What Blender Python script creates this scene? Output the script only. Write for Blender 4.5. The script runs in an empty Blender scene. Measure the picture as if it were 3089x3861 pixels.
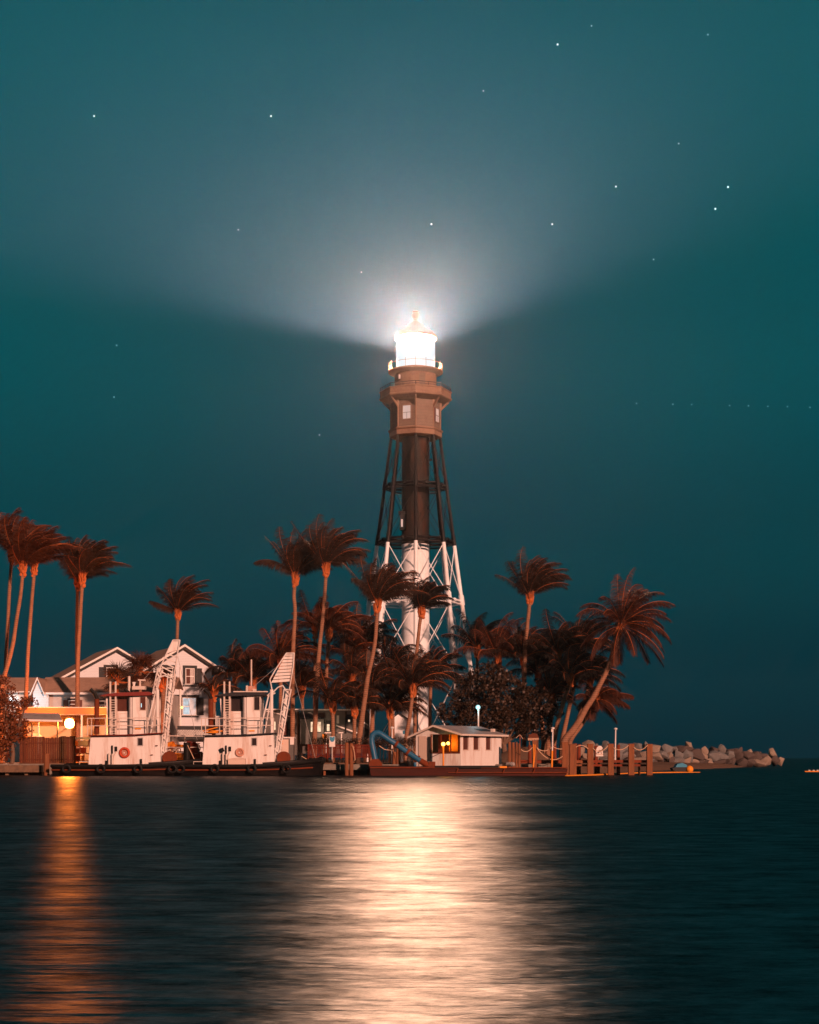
import bpy, math, random
from mathutils import Vector, Matrix, noise
R = math.radians
F = 6000.0            # focal length of the photograph in its own pixels
CX, HY, CAMZ = 1544.5, 2850.0, 1.5
GZ = 0.9              # level of the land
def P(px, py, Y):
    return Vector(((px - CX) * Y / F, Y, CAMZ + (HY - py) * Y / F))
def PX(px, Y): return (px - CX) * Y / F
def PZ(py, Y): return CAMZ + (HY - py) * Y / F

sc = bpy.context.scene
col = sc.collection

# ------------------------------------------------------------------ materials
def mat(name, base, rough=0.6, metal=0.0, var=0.18, scale=3.0, bump=0.0, bscale=20.0, dirt=None, dirt_amt=0.5,
        dscale=1.2, stretch=(1, 1, 1), boards=None, spec=0.15, rings=None):
    m = bpy.data.materials.new(name); m.use_nodes = True
    nt = m.node_tree; N = nt.nodes; L = nt.links
    b = N['Principled BSDF']
    b.inputs['Roughness'].default_value = rough; b.inputs['Metallic'].default_value = metal
    b.inputs['Specular IOR Level'].default_value = spec
    tc = N.new('ShaderNodeTexCoord'); mp = N.new('ShaderNodeMapping'); mp.inputs['Scale'].default_value = stretch
    L.new(tc.outputs['Object'], mp.inputs['Vector'])
    n1 = N.new('ShaderNodeTexNoise'); n1.inputs['Scale'].default_value = scale; n1.inputs['Detail'].default_value = 6
    n1.inputs['Roughness'].default_value = 0.65
    L.new(mp.outputs['Vector'], n1.inputs['Vector'])
    cr = N.new('ShaderNodeMix'); cr.data_type = 'RGBA'
    cr.inputs[6].default_value = (*[c * (1 - var) for c in base], 1)
    cr.inputs[7].default_value = (*[min(1, c * (1 + var)) for c in base], 1)
    L.new(n1.outputs['Fac'], cr.inputs[0]); out = cr.outputs[2]
    if dirt:
        n2 = N.new('ShaderNodeTexNoise'); n2.inputs['Scale'].default_value = dscale; n2.inputs['Detail'].default_value = 8
        n2.inputs['Roughness'].default_value = 0.7
        L.new(mp.outputs['Vector'], n2.inputs['Vector'])
        rp = N.new('ShaderNodeMapRange'); rp.inputs[1].default_value = 0.48; rp.inputs[2].default_value = 0.72
        rp.inputs[4].default_value = dirt_amt
        L.new(n2.outputs['Fac'], rp.inputs[0])
        mx = N.new('ShaderNodeMix'); mx.data_type = 'RGBA'; mx.inputs[7].default_value = (*dirt, 1)
        L.new(rp.outputs[0], mx.inputs[0]); L.new(out, mx.inputs[6]); out = mx.outputs[2]
    h = None
    if boards or rings:
        w = N.new('ShaderNodeTexWave'); w.wave_type = 'BANDS'
        ax, sp = (boards or rings)
        w.bands_direction = ax; w.wave_profile = 'SAW' if boards else 'SIN'
        w.inputs['Scale'].default_value = 0.314 / sp; w.inputs['Distortion'].default_value = 0 if boards else 1.5
        w.inputs['Detail'].default_value = 0 if boards else 2
        L.new(tc.outputs['Object'], w.inputs['Vector']); h = w.outputs['Fac']
        dk = N.new('ShaderNodeMapRange'); dk.inputs[1].default_value = 0.0; dk.inputs[2].default_value = 0.14
        dk.inputs[3].default_value = 0.62; dk.inputs[4].default_value = 1.0
        L.new(h, dk.inputs[0])
        mm = N.new('ShaderNodeVectorMath'); mm.operation = 'SCALE'
        L.new(out, mm.inputs[0]); L.new(dk.outputs[0], mm.inputs['Scale']); out = mm.outputs[0]
    L.new(out, b.inputs['Base Color'])
    if bump or h:
        bp = N.new('ShaderNodeBump'); bp.inputs['Distance'].default_value = 0.03
        bp.inputs['Strength'].default_value = max(bump, 0.3)
        if h: L.new(h, bp.inputs['Height'])
        else:
            n3 = N.new('ShaderNodeTexNoise'); n3.inputs['Scale'].default_value = bscale; n3.inputs['Detail'].default_value = 5
            L.new(mp.outputs['Vector'], n3.inputs['Vector']); L.new(n3.outputs['Fac'], bp.inputs['Height'])
        L.new(bp.outputs['Normal'], b.inputs['Normal'])
    return m
def emis(name, colr, strength, base=(0.1, 0.1, 0.1), glassy=False, sample=False, vary=0.0):
    m = bpy.data.materials.new(name); m.use_nodes = True
    nt = m.node_tree; N = nt.nodes; L = nt.links
    b = N['Principled BSDF']; b.inputs['Base Color'].default_value = (*base, 1); b.inputs['Roughness'].default_value = 0.3
    b.inputs['Emission Color'].default_value = (*colr, 1); b.inputs['Emission Strength'].default_value = strength
    if vary:
        tc = N.new('ShaderNodeTexCoord'); n = N.new('ShaderNodeTexNoise'); n.inputs['Scale'].default_value = 2.2
        L.new(tc.outputs['Object'], n.inputs['Vector'])
        mr = N.new('ShaderNodeMapRange'); mr.inputs[1].default_value = .35; mr.inputs[2].default_value = .65
        mr.inputs[3].default_value = strength * (1 - vary); mr.inputs[4].default_value = strength * (1 + vary)
        L.new(n.outputs['Fac'], mr.inputs[0]); L.new(mr.outputs[0], b.inputs['Emission Strength'])
    if glassy:
        t = N.new('ShaderNodeBsdfTransparent'); a = N.new('ShaderNodeAddShader'); e = N.new('ShaderNodeEmission')
        e.inputs['Color'].default_value = (*colr, 1); e.inputs['Strength'].default_value = strength
        L.new(t.outputs[0], a.inputs[0]); L.new(e.outputs[0], a.inputs[1])
        L.new(a.outputs[0], N['Material Output'].inputs['Surface'])
    if not sample: m.cycles.emission_sampling = 'NONE'
    return m

M = {}
M['black_iron'] = mat('black_iron', (0.008, 0.008, 0.009), 0.5, 0, 0.3, 2.0, dirt=(0.03, 0.014, 0.01), dirt_amt=0.5)
M['black_plate'] = mat('black_plate', (0.022, 0.018, 0.016), 0.6, 0, 0.35, 0.8, bump=.2, bscale=6, dirt=(0.10, 0.034, 0.014), dirt_amt=0.8, stretch=(1, 1, .18), dscale=1.0)
M['white_iron'] = mat('white_iron', (0.84, 0.91, 0.97), 0.5, 0, 0.06, 1.5, dirt=(0.55, 0.36, 0.26), dirt_amt=0.5, stretch=(1, 1, .2))
M['watch_wood'] = mat('watch_wood', (0.22, 0.165, 0.13), 0.6, 0, 0.2, 2.0, dirt=(0.14, 0.08, 0.05), dirt_amt=0.6, boards=('Z', 0.30))
M['gallery_paint'] = mat('gallery_paint', (0.28, 0.18, 0.125), 0.6, 0, 0.2, 2.0, dirt=(0.13, 0.07, 0.05), dirt_amt=0.6)
M['clapboard'] = mat('clapboard', (0.68, 0.73, 0.78), 0.6, 0, 0.05, 1.2, boards=('Z', 0.16), dirt=(.55, .5, .47), dirt_amt=.35)
M['plaster'] = mat('plaster', (0.52, 0.46, 0.42), 0.8, 0, 0.12, 1.0, bump=.2, dirt=(.36, .28, .24), dirt_amt=.6)
M['white_trim'] = mat('white_trim', (0.78, 0.76, 0.74), 0.5, 0, 0.06, 2, dirt=(.5, .42, .36), dirt_amt=.3)
M['dark_trim'] = mat('dark_trim', (0.028, 0.03, 0.032), 0.5, 0, 0.2, 3)
M['brown_shutter'] = mat('brown_shutter', (0.14, 0.06, 0.05), 0.5, 0, 0.2, 3)
M['shingle'] = mat('shingle', (0.42, 0.27, 0.20), 0.85, 0, 0.22, 5, boards=('Z', 0.14), dirt=(.25, .16, .12), dirt_amt=.7, dscale=.6)
M['metal_roof'] = mat('metal_roof', (0.33, 0.31, 0.31), 0.55, 0, 0.15, 2, dirt=(.16, .12, .10), dirt_amt=.7)
M['glass_dark'] = mat('glass_dark', (0.035, 0.025, 0.025), 0.12, 0, 0.2, 2, spec=.6)
M['glass_brown'] = mat('glass_brown', (0.10, 0.035, 0.025), 0.2, 0, 0.4, 2.5, spec=.5)
M['boat_white'] = mat('boat_white', (0.78, 0.76, 0.74), 0.4, 0, 0.06, 0.8, dirt=(0.46, 0.25, 0.16), dirt_amt=0.7, stretch=(1, 1, .14), dscale=1.7)
M['boat_rail'] = mat('boat_rail', (0.66, 0.58, 0.52), 0.4, 0, 0.1, 3)
M['hull_black'] = mat('hull_black', (0.007, 0.007, 0.008), 0.45, 0, 0.4, 1.5, dirt=(0.035, 0.018, 0.012), dirt_amt=0.45, stretch=(.3, 1, 2))
M['rubber'] = mat('rubber', (0.008, 0.008, 0.008), 0.6, 0, 0.3, 4)
M['deck_red'] = mat('deck_red', (0.14, 0.02, 0.012), 0.6, 0, 0.3, 3)
M['roof_red'] = mat('roof_red', (0.20, 0.035, 0.03), 0.5, 0, 0.2, 3)
M['roof_black'] = mat('roof_black', (0.03, 0.03, 0.035), 0.5, 0, 0.2, 3)
M['life_red'] = mat('life_red', (0.50, 0.07, 0.03), 0.5, 0, 0.25, 4)
M['life_pale'] = mat('life_pale', (0.55, 0.28, 0.20), 0.6, 0, 0.3, 8)
M['orange'] = mat('orange', (0.80, 0.28, 0.03), 0.5, 0, 0.15, 3)
M['rust'] = mat('rust', (0.16, 0.035, 0.012), 0.75, 0, 0.4, 3, bump=.4, bscale=12, dirt=(.07, .025, .015), dirt_amt=.8, dscale=2)
M['barge_red'] = mat('barge_red', (0.050, 0.009, 0.005), 0.6, 0, 0.5, 2, bump=.3, bscale=8, dirt=(.03, .014, .01), dirt_amt=.9, dscale=1.2, stretch=(.4, 1, 1.6))
M['blue_pipe'] = mat('blue_pipe', (0.012, 0.11, 0.22), 0.35, 0, 0.3, 2, dirt=(.16, .15, .15), dirt_amt=.25, dscale=1.6, spec=.4)
M['pile_wood'] = mat('pile_wood', (0.24, 0.09, 0.04), 0.8, 0, 0.35, 3, bump=.5, bscale=8, stretch=(3, 3, .35), dirt=(.09, .05, .03), dirt_amt=.8)
M['dock_wood'] = mat('dock_wood', (0.20, 0.040, 0.016), 0.75, 0, 0.3, 3, bump=.4, bscale=10, stretch=(.3, 2, 2), dirt=(.10, .04, .03), dirt_amt=.7)
M['fence_red'] = mat('fence_red', (0.13, 0.018, 0.008), 0.7, 0, 0.3, 3, dirt=(.1, .03, .02), dirt_amt=.5)
M['fence_wood'] = mat('fence_wood', (0.12, 0.036, 0.018), 0.8, 0, 0.3, 2, stretch=(4, 4, .3), dirt=(.08, .04, .03), dirt_amt=.7)
M['rope'] = mat('rope', (0.62, 0.42, 0.28), 0.8, 0, 0.2, 20)
M['concrete'] = mat('concrete', (0.18, 0.11, 0.07), 0.85, 0, 0.4, 3, bump=.5, bscale=10, dirt=(.07, .05, .04), dirt_amt=.8, dscale=2)
M['seawall'] = mat('seawall', (0.22, 0.20, 0.17), 0.85, 0, 0.3, 2, bump=.4, dirt=(.08, .06, .05), dirt_amt=.8)
M['sand'] = mat('sand', (0.17, 0.10, 0.065), 0.9, 0, 0.25, 1.2, bump=.6, bscale=3, dirt=(.12, .08, .06), dirt_amt=.6, dscale=.5)
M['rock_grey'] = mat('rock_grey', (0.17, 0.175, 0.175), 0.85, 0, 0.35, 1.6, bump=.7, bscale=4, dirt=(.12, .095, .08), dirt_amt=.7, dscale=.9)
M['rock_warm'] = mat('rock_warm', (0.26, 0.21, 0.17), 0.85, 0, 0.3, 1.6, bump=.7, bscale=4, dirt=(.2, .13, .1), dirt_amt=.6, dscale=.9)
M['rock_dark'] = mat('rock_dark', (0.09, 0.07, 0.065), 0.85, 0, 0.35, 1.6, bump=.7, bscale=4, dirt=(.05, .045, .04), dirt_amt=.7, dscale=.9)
M['trunk'] = mat('trunk', (0.30, 0.155, 0.095), 0.85, 0, 0.3, 4, dirt=(.12, .055, .03), dirt_amt=.65, dscale=3, rings=('Z', 0.17))
M['boot'] = mat('boot', (0.52, 0.15, 0.045), 0.7, 0, 0.4, 5, dirt=(.16, .035, .012), dirt_amt=.75, dscale=5)
M['leaf'] = mat('leaf', (0.032, 0.014, 0.007), 0.6, 0, 0.55, 0.9, spec=.3)
M['leaf_dark'] = mat('leaf_dark', (0.014, 0.010, 0.008), 0.6, 0, 0.55, 0.9, spec=.25)
M['leaf_red'] = mat('leaf_red', (0.060, 0.016, 0.006), 0.6, 0, 0.5, 0.9, spec=.3)
M['rachis'] = mat('rachis', (0.50, 0.14, 0.04), 0.6, 0, 0.3, 2)
M['grape_leaf'] = mat('grape_leaf', (0.036, 0.019, 0.010), 0.5, 0, 0.85, 1.6, spec=.4)
M['bush_leaf'] = mat('bush_leaf', (0.15, 0.040, 0.012), 0.6, 0, 0.7, 1.6, spec=.3)
M['bark'] = mat('bark', (0.16, 0.10, 0.07), 0.85, 0, 0.3, 4, bump=.4)
M['trailer_grey'] = mat('trailer_grey', (0.12, 0.115, 0.11), 0.45, 0, 0.1, 1.2)
M['trailer_white'] = mat('trailer_white', (0.62, 0.58, 0.54), 0.4, 0, 0.08, 1.2)
M['galv'] = mat('galv', (0.45, 0.43, 0.42), 0.45, 0.3, 0.15, 4)
M['sign_white'] = mat('sign_white', (0.72, 0.70, 0.68), 0.5, 0, 0.08, 3)
M['sign_blue'] = mat('sign_blue', (0.05, 0.25, 0.40), 0.5, 0, 0.1, 3)
M['sign_orange'] = mat('sign_orange', (0.85, 0.33, 0.05), 0.5, 0, 0.1, 3)
M['ochre_wall'] = mat('ochre_wall', (0.62, 0.50, 0.30), 0.7, 0, 0.12, 1.2, dirt=(.5, .36, .18), dirt_amt=.5)
M['fascia_orange'] = mat('fascia_orange', (0.50, 0.22, 0.09), 0.6, 0, 0.12, 1.2)
M['interior'] = mat('interior', (0.13, 0.03, 0.02), 0.7, 0, 0.4, 1.5)
M['door_cream'] = mat('door_cream', (0.66, 0.52, 0.44), 0.55, 0, 0.08, 2)
E = {}
E['lantern'] = emis('lantern_glow', (0.74, 0.87, 0.95), 0.44, glassy=True)
E['sodium'] = emis('sodium_bulb', (1.0, 0.26, 0.06), 45)
E['amber'] = emis('amber_bulb', (1.0, 0.50, 0.08), 6)
E['cyan'] = emis('cyan_bulb', (0.45, 0.95, 1.0), 1.3)
E['white_bulb'] = emis('white_bulb', (0.85, 0.95, 1.0), 8)
E['win_cool'] = emis('window_cool', (0.48, 0.74, 0.86), 0.62, vary=.35)
E['win_reflection'] = emis('window_reflection_glow', (0.55, 0.90, 1.0), 1.0)
E['win_warm'] = emis('window_warm', (1.0, 0.66, 0.42), 0.85, vary=.45)
E['win_tower'] = emis('window_tower', (0.85, 0.62, 0.55), 0.62)
E['star'] = emis('star_light', (0.8, 0.95, 1.0), 2.0)
E['star_dim'] = emis('star_light_dim', (0.7, 0.9, 1.0), 0.9)

# ------------------------------------------------------------------ mesh builder
class MB:
    def __init__(s, X=None): s.V = []; s.F = []; s.I = []; s.X = X
    def add(s, vs, fs, mi=0):
        n = len(s.V)
        if s.X is not None: vs = [s.X @ Vector(v) for v in vs]
        s.V += [tuple(v) for v in vs]
        for f in fs: s.F.append(tuple(i + n for i in f)); s.I.append(mi)
        return s
    def box(s, x0, x1, y0, y1, z0, z1, mi=0):
        if x0 > x1: x0, x1 = x1, x0
        if y0 > y1: y0, y1 = y1, y0
        if z0 > z1: z0, z1 = z1, z0
        v = [(x, y, z) for z in (z0, z1) for y in (y0, y1) for x in (x0, x1)]
        return s.add(v, [(0, 2, 3, 1), (4, 5, 7, 6), (0, 1, 5, 4), (2, 6, 7, 3), (0, 4, 6, 2), (1, 3, 7, 5)], mi)
    def pbox(s, px0, px1, py0, py1, Y0, Y1, mi=0):      # box measured on the face nearer to the viewer
        a = P(px0, py0, Y0); b = P(px1, py1, Y0)
        return s.box(a.x, b.x, Y0, Y1, b.z, a.z, mi)
    def tube(s, pts, r, n=8, mi=0, cap=True):
        pts = [Vector(p) for p in pts]; k = len(pts)
        rs = r if isinstance(r, (list, tuple)) else [r] * k
        vs = []; fs = []; prev = None
        for i, p in enumerate(pts):
            t = (pts[min(i + 1, k - 1)] - pts[max(i - 1, 0)])
            t = t.normalized() if t.length > 1e-9 else Vector((0, 0, 1))
            if prev is None:
                a = t.cross(Vector((0, 1, 0)));
                if a.length < .1: a = t.cross(Vector((1, 0, 0)))
            else: a = prev - t * prev.dot(t)
            a.normalize(); prev = a; b = t.cross(a)
            for j in range(n):
                q = 2 * math.pi * j / n
                vs.append(p + (a * math.cos(q) + b * math.sin(q)) * rs[i])
        for i in range(k - 1):
            for j in range(n):
                j2 = (j + 1) % n
                fs.append((i * n + j, i * n + j2, (i + 1) * n + j2, (i + 1) * n + j))
        if cap: fs += [tuple(range(n))[::-1], tuple((k - 1) * n + j for j in range(n))]
        return s.add(vs, fs, mi)
    def bar(s, a, b, r, n=6, mi=0): return s.tube([a, b], r, n, mi)
    def lathe(s, c, prof, n=24, ph=0.0, mi=0, axis='Z', cap=True):
        vs = []; fs = []; k = len(prof)
        for r, z in prof:
            for j in range(n):
                q = ph + 2 * math.pi * j / n
                if axis == 'Z': v = (c[0] + r * math.cos(q), c[1] + r * math.sin(q), c[2] + z)
                else: v = (c[0] + r * math.cos(q), c[1] + z, c[2] + r * math.sin(q))
                vs.append(v)
        for i in range(k - 1):
            for j in range(n):
                j2 = (j + 1) % n; fs.append((i * n + j, i * n + j2, (i + 1) * n + j2, (i + 1) * n + j))
        if cap: fs += [tuple(range(n))[::-1], tuple((k - 1) * n + j for j in range(n))]
        return s.add(vs, fs, mi)
    def ring(s, c, R0, r, n=24, m=8, axis='Y', mi=0):
        vs = []; fs = []
        for i in range(n):
            q = 2 * math.pi * i / n
            for j in range(m):
                w = 2 * math.pi * j / m; rr = R0 + r * math.cos(w); o = r * math.sin(w)
                if axis == 'Y': vs.append((c[0] + rr * math.cos(q), c[1] + o, c[2] + rr * math.sin(q)))
                else: vs.append((c[0] + rr * math.cos(q), c[1] + rr * math.sin(q), c[2] + o))
        for i in range(n):
            for j in range(m):
                i2 = (i + 1) % n; j2 = (j + 1) % m
                fs.append((i * m + j, i2 * m + j, i2 * m + j2, i * m + j2))
        return s.add(vs, fs, mi)
    def ball(s, c, r, n=12, mi=0, sq=1.0):
        return s.lathe(c, [(max(.001, r * math.sin(math.pi * i / n)), -r * sq * math.cos(math.pi * i / n)) for i in range(n + 1)], 2 * n, 0, mi)
    def prism(s, poly, y0, y1, mi=0, axis='Y'):
        n = len(poly)
        if axis == 'Y': vs = [(x, y0, z) for x, z in poly] + [(x, y1, z) for x, z in poly]
        elif axis == 'X': vs = [(y0, x, z) for x, z in poly] + [(y1, x, z) for x, z in poly]
        else: vs = [(x, z, y0) for x, z in poly] + [(x, z, y1) for x, z in poly]
        fs = [tuple(range(n)), tuple(range(2 * n - 1, n - 1, -1))]
        fs += [(i, i + n, (i + 1) % n + n, (i + 1) % n) for i in range(n)]
        return s.add(vs, fs, mi)
    def pprism(s, pp, Y0, Y1, mi=0):
        return s.prism([(PX(x, Y0), PZ(y, Y0)) for x, y in pp], Y0, Y1, mi)
    def slab(s, quad, t, mi=0):     # quad of points given a thickness downwards along its normal
        q = [Vector(v) for v in quad]; nn = (q[1] - q[0]).cross(q[2] - q[0]).normalized()
        if nn.z < 0: nn = -nn
        vs = q + [v - nn * t for v in q]; n = len(q)
        fs = [tuple(range(n)), tuple(range(2 * n - 1, n - 1, -1))] + [(i, i + n, (i + 1) % n + n, (i + 1) % n) for i in range(n)]
        return s.add(vs, fs, mi)
ORG = {}
def part(name, mb, mats, root=None, label=None, smooth=False, loc=None):
    me = bpy.data.meshes.new(name)
    org = ORG[root.name] if root is not None else Vector(loc if loc is not None else (0, 0, 0))
    me.from_pydata([(v[0] - org.x, v[1] - org.y, v[2] - org.z) for v in mb.V], [], mb.F)
    for m in (mats if isinstance(mats, (list, tuple)) else [mats]): me.materials.append(m)
    if any(mb.I): me.polygons.foreach_set('material_index', mb.I)
    if len(mb.F) < 6000:
        import bmesh
        bm = bmesh.new(); bm.from_mesh(me); bmesh.ops.recalc_face_normals(bm, faces=bm.faces); bm.to_mesh(me); bm.free()
    if smooth:
        me.polygons.foreach_set('use_smooth', [True] * len(me.polygons)); me.set_sharp_from_angle(angle=R(38))
    me.update()
    o = bpy.data.objects.new(name, me); col.objects.link(o)
    if root is not None: o.parent = root
    else: o.location = org
    if label: o['label'] = label
    ORG[o.name] = org
    return o
def thing(name, label, cat, loc, group=None):
    o = bpy.data.objects.new(name, None); col.objects.link(o); o.location = loc; o.empty_display_size = .3
    o['label'] = label; o['category'] = cat
    if group: o['group'] = group
    ORG[o.name] = Vector(loc)
    return o
def single(name, label, cat, mb, mats, loc, group=None, smooth=False):
    o = part(name, mb, mats, None, label, smooth, loc); o['category'] = cat
    if group: o['group'] = group
    return o
def setting(o, kind='structure'): o['kind'] = kind; return o
ORD = ['nearest', 'second', 'third', 'fourth', 'fifth', 'sixth', 'seventh', 'eighth', 'ninth', 'tenth', 'eleventh', 'twelfth', 'thirteenth',
       'fourteenth', 'fifteenth', 'sixteenth', 'seventeenth', 'eighteenth', 'nineteenth', 'twentieth', 'twenty-first', 'twenty-second',
       'twenty-third', 'twenty-fourth', 'twenty-fifth', 'twenty-sixth', 'twenty-seventh', 'twenty-eighth', 'twenty-ninth', 'thirtieth']

# ------------------------------------------------------------------ camera
cd = bpy.data.cameras.new('camera'); cam = bpy.data.objects.new('camera', cd); col.objects.link(cam)
cam.location = (0, 0, CAMZ); cam.rotation_euler = (R(90), 0, 0)
cd.sensor_fit = 'HORIZONTAL'; cd.sensor_width = 24; cd.lens = 24 * F / 3089
cd.clip_start = .5; cd.clip_end = 20000
cd.shift_y = (HY - 1930.5) / 3089.0
sc.camera = cam

# ------------------------------------------------------------------ world (night sky, teal and clearer overhead) and the town glow
w = bpy.data.worlds.new('World'); sc.world = w; w.use_nodes = True
N = w.node_tree.nodes; L = w.node_tree.links; bg = N['Background']
tc = N.new('ShaderNodeTexCoord'); sx = N.new('ShaderNodeSeparateXYZ'); L.new(tc.outputs['Generated'], sx.inputs[0])
rp = N.new('ShaderNodeValToRGB'); L.new(sx.outputs['Z'], rp.inputs[0]); rp.color_ramp.interpolation = 'EASE'
e = rp.color_ramp.elements
e[0].position = 0.0; e[0].color = (0.0, 0.021, 0.031, 1)
e[1].position = 1.0; e[1].color = (0.0012, 0.016, 0.022, 1)
for p_, c_ in ((0.05, (0.0, 0.029, 0.041)), (0.13, (0.0, 0.047, 0.060)), (0.25, (0.0, 0.073, 0.088)), (0.40, (0.0, 0.088, 0.104)), (0.52, (0.003, 0.05, 0.065)), (0.65, (0.0016, 0.02, 0.028))):
    q = e.new(p_); q.color = (*c_, 1)
n_ = N.new('ShaderNodeTexNoise'); n_.inputs['Scale'].default_value = 3.0; L.new(tc.outputs['Generated'], n_.inputs['Vector'])
mr = N.new('ShaderNodeMapRange'); mr.inputs[3].default_value = .88; mr.inputs[4].default_value = 1.12; L.new(n_.outputs['Fac'], mr.inputs[0])
L.new(rp.outputs[0], bg.inputs['Color']); L.new(mr.outputs[0], bg.inputs['Strength'])
def lamp(name, kind, loc, color, energy, rad=.1):
    d = bpy.data.lights.new(name, kind); d.color = color; d.energy = energy
    if kind == 'SUN': d.angle = R(2.0)
    else: d.shadow_soft_size = rad
    o = bpy.data.objects.new(name, d); o.location = loc; col.objects.link(o); return o
sun = lamp('low_light', 'SUN', (0, 0, 60), (1.0, 0.48, 0.33), 4.8)
az, el = R(26), R(15)          # light comes from behind the viewer's right shoulder
d_ = Vector((-math.sin(az) * math.cos(el), math.cos(az) * math.cos(el), -math.sin(el)))
sun.rotation_euler = d_.to_track_quat('-Z', 'Y').to_euler()

# ------------------------------------------------------------------ the lighthouse
TY, TX = 158.0, PX(1567.5, 158.0)
def tz(py): return PZ(py, TY)
tw = thing('lighthouse', 'tall skeleton lighthouse, black above and white below, with a glowing lantern', 'lighthouse', (TX, TY, GZ))
PH = -math.pi / 2
def oct_pt(r, k, z): q = PH + k * math.pi / 4; return Vector((TX + r * math.cos(q), TY + r * math.sin(q), z))
def legr(z): return 2.45 + (32.9 - z) * (6.7 - 2.45) / (32.9 - 0.9)
ZS = 22.45   # where black paint ends
levels = [32.9, tz(1833), tz(2041), tz(2266), tz(2540), 0.9]
for k in range(8):
    lb = MB().tube([oct_pt(legr(33.0), k, 33.0), oct_pt(legr(ZS), k, ZS)], [.15, .18], 10)
    for z in levels[1:3]:
        lb.tube([oct_pt(legr(z + .55), k, z + .55), oct_pt(legr(z - .45), k, z - .45)], [.22, .22], 10)
    lw = MB().tube([oct_pt(legr(ZS), k, ZS), oct_pt(legr(0.85), k, 0.85)], [.19, .23], 10)
    for z in levels[3:5]:
        lw.tube([oct_pt(legr(z + .55), k, z + .55), oct_pt(legr(z - .45), k, z - .45)], [.27, .27], 10)
    part('upper_leg', lb, M['black_iron'], tw, 'black iron leg', True); part('lower_leg', lw, M['white_iron'], tw, 'white iron leg', True)
for i, z in enumerate(levels[1:5]):
    g = MB(); r_ = legr(z) - .1; t = .13 if i < 2 else .11
    for k in range(8):
        a, b = oct_pt(r_, k, z), oct_pt(r_, k + 1, z)
        g.bar(a, b, t, 8)
        g.bar(oct_pt(r_, k, z - .32), oct_pt(r_, k + 1, z - .32), t * .7, 6)
        g.bar(oct_pt(r_, k, z - .1), oct_pt(1.3, k, z - .1), .09, 6)
        m_ = (a + b) / 2; g.ball(m_, t * 1.7, 6)
    part('ring_girder', g, M['black_iron'] if i < 2 else M['white_iron'], tw, None, True)
for i in range(5):
    zt, zb = levels[i] - .5, levels[i + 1] + .3
    g = MB(); rr = .032 if i < 2 else .045
    for k in range(8):
        a, b = oct_pt(legr(zt), k, zt), oct_pt(legr(zt), k + 1, zt); c, d = oct_pt(legr(zb), k, zb), oct_pt(legr(zb), k + 1, zb)
        g.bar(a, d, rr, 5); g.bar(b, c, rr, 5)
        # turnbuckle where the rods cross
        wt, wb = (a - b).length, (c - d).length; f = wt / (wt + wb); x_ = a.lerp(d, f); g.ball(x_, .09, 5)
    part('tie_rods', g, M['black_iron'] if i < 2 else M['white_iron'], tw)
cu = MB(); zz = ZS
cu.lathe((TX, TY, 0), [(1.37, ZS), (1.37, 33.4)], 40)
for z in (25.2, 27.0, 28.9, 30.8): cu.lathe((TX, TY, 0), [(1.385, z), (1.385, z + .05)], 40)
part('upper_column', cu, M['black_plate'], tw, 'black painted upper column with rust streaks', True)
cw = MB().lathe((TX, TY, 0), [(1.40, .9), (1.37, ZS - .004)], 40)
for z in (4, 7, 10.2, 13.4, 16.4, 19.5): cw.lathe((TX, TY, 0), [(1.40, z), (1.40, z + .05)], 40)
cw.box(TX - .04, TX + .04, TY - 1.43, TY - 1.3, .9, ZS - .05)
part('lower_column', cw, M['white_iron'], tw, 'white painted lower column', True)
# dormer window low on the black column
wx = PX(1519, TY)
wf = MB().box(wx - .26, wx + .34, TY - 1.45, TY - .5, tz(1998), tz(1945)).box(wx - .42, wx + .40, TY - 1.6, TY - .5, tz(1945), tz(1936))
wf.box(wx - .30, wx + .34, TY - 1.5, TY - .5, tz(2004), tz(1998))
wf = part('window', wf, M['black_iron'], tw, 'small boxed window on the column')
part('pane', MB().box(wx - .16, wx + .02, TY - 1.47, TY - 1.44, tz(1994), tz(1966)), E['win_tower'], wf)
bl = MB().box(TX + 1.3, TX + 1.62, TY - .5, TY - .2, tz(1740), tz(1733)).ball((TX + 1.5, TY - .35, tz(1736)), .14, 6)
part('lamp_bracket', bl, M['black_iron'], tw)
# watch room (octagonal)
def octring(rz, n=8): return MB().lathe((TX, TY, 0), rz, n, PH)
wr = octring([(2.45, tz(1628)), (2.45, tz(1512))])
wr.lathe((TX, TY, 0), [(2.32, tz(1520)), (2.62, tz(1516)), (2.75, tz(1508))], 8, PH)
wr = part('watch_room', wr, M['watch_wood'], tw, 'eight-sided brown timber watch room')
part('base_band', octring([(2.45, tz(1653)), (2.62, tz(1650)), (2.62, tz(1633)), (2.74, tz(1630)), (2.74, tz(1625)), (2.50, tz(1622))]), M['gallery_paint'], wr)
for k in range(8):
    cb = MB()
    a = oct_pt(2.47, k, tz(1622)); b = oct_pt(2.47, k, tz(1516)); cb.bar(a, b, .07, 6)
    # curved bracket under the gallery
    pts = [oct_pt(2.45, k, tz(1548)), oct_pt(2.75, k, tz(1535)), oct_pt(3.3, k, tz(1517))]
    cb.tube(pts, [.10, .12, .08], 6); cb.box(oct_pt(2.5, k, 0).x - .12, oct_pt(2.5, k, 0).x + .12, oct_pt(2.5, k, 0).y - .12, oct_pt(2.5, k, 0).y + .12, tz(1540), tz(1508))
    part('bracket', cb, M['gallery_paint'], tw)
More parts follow.
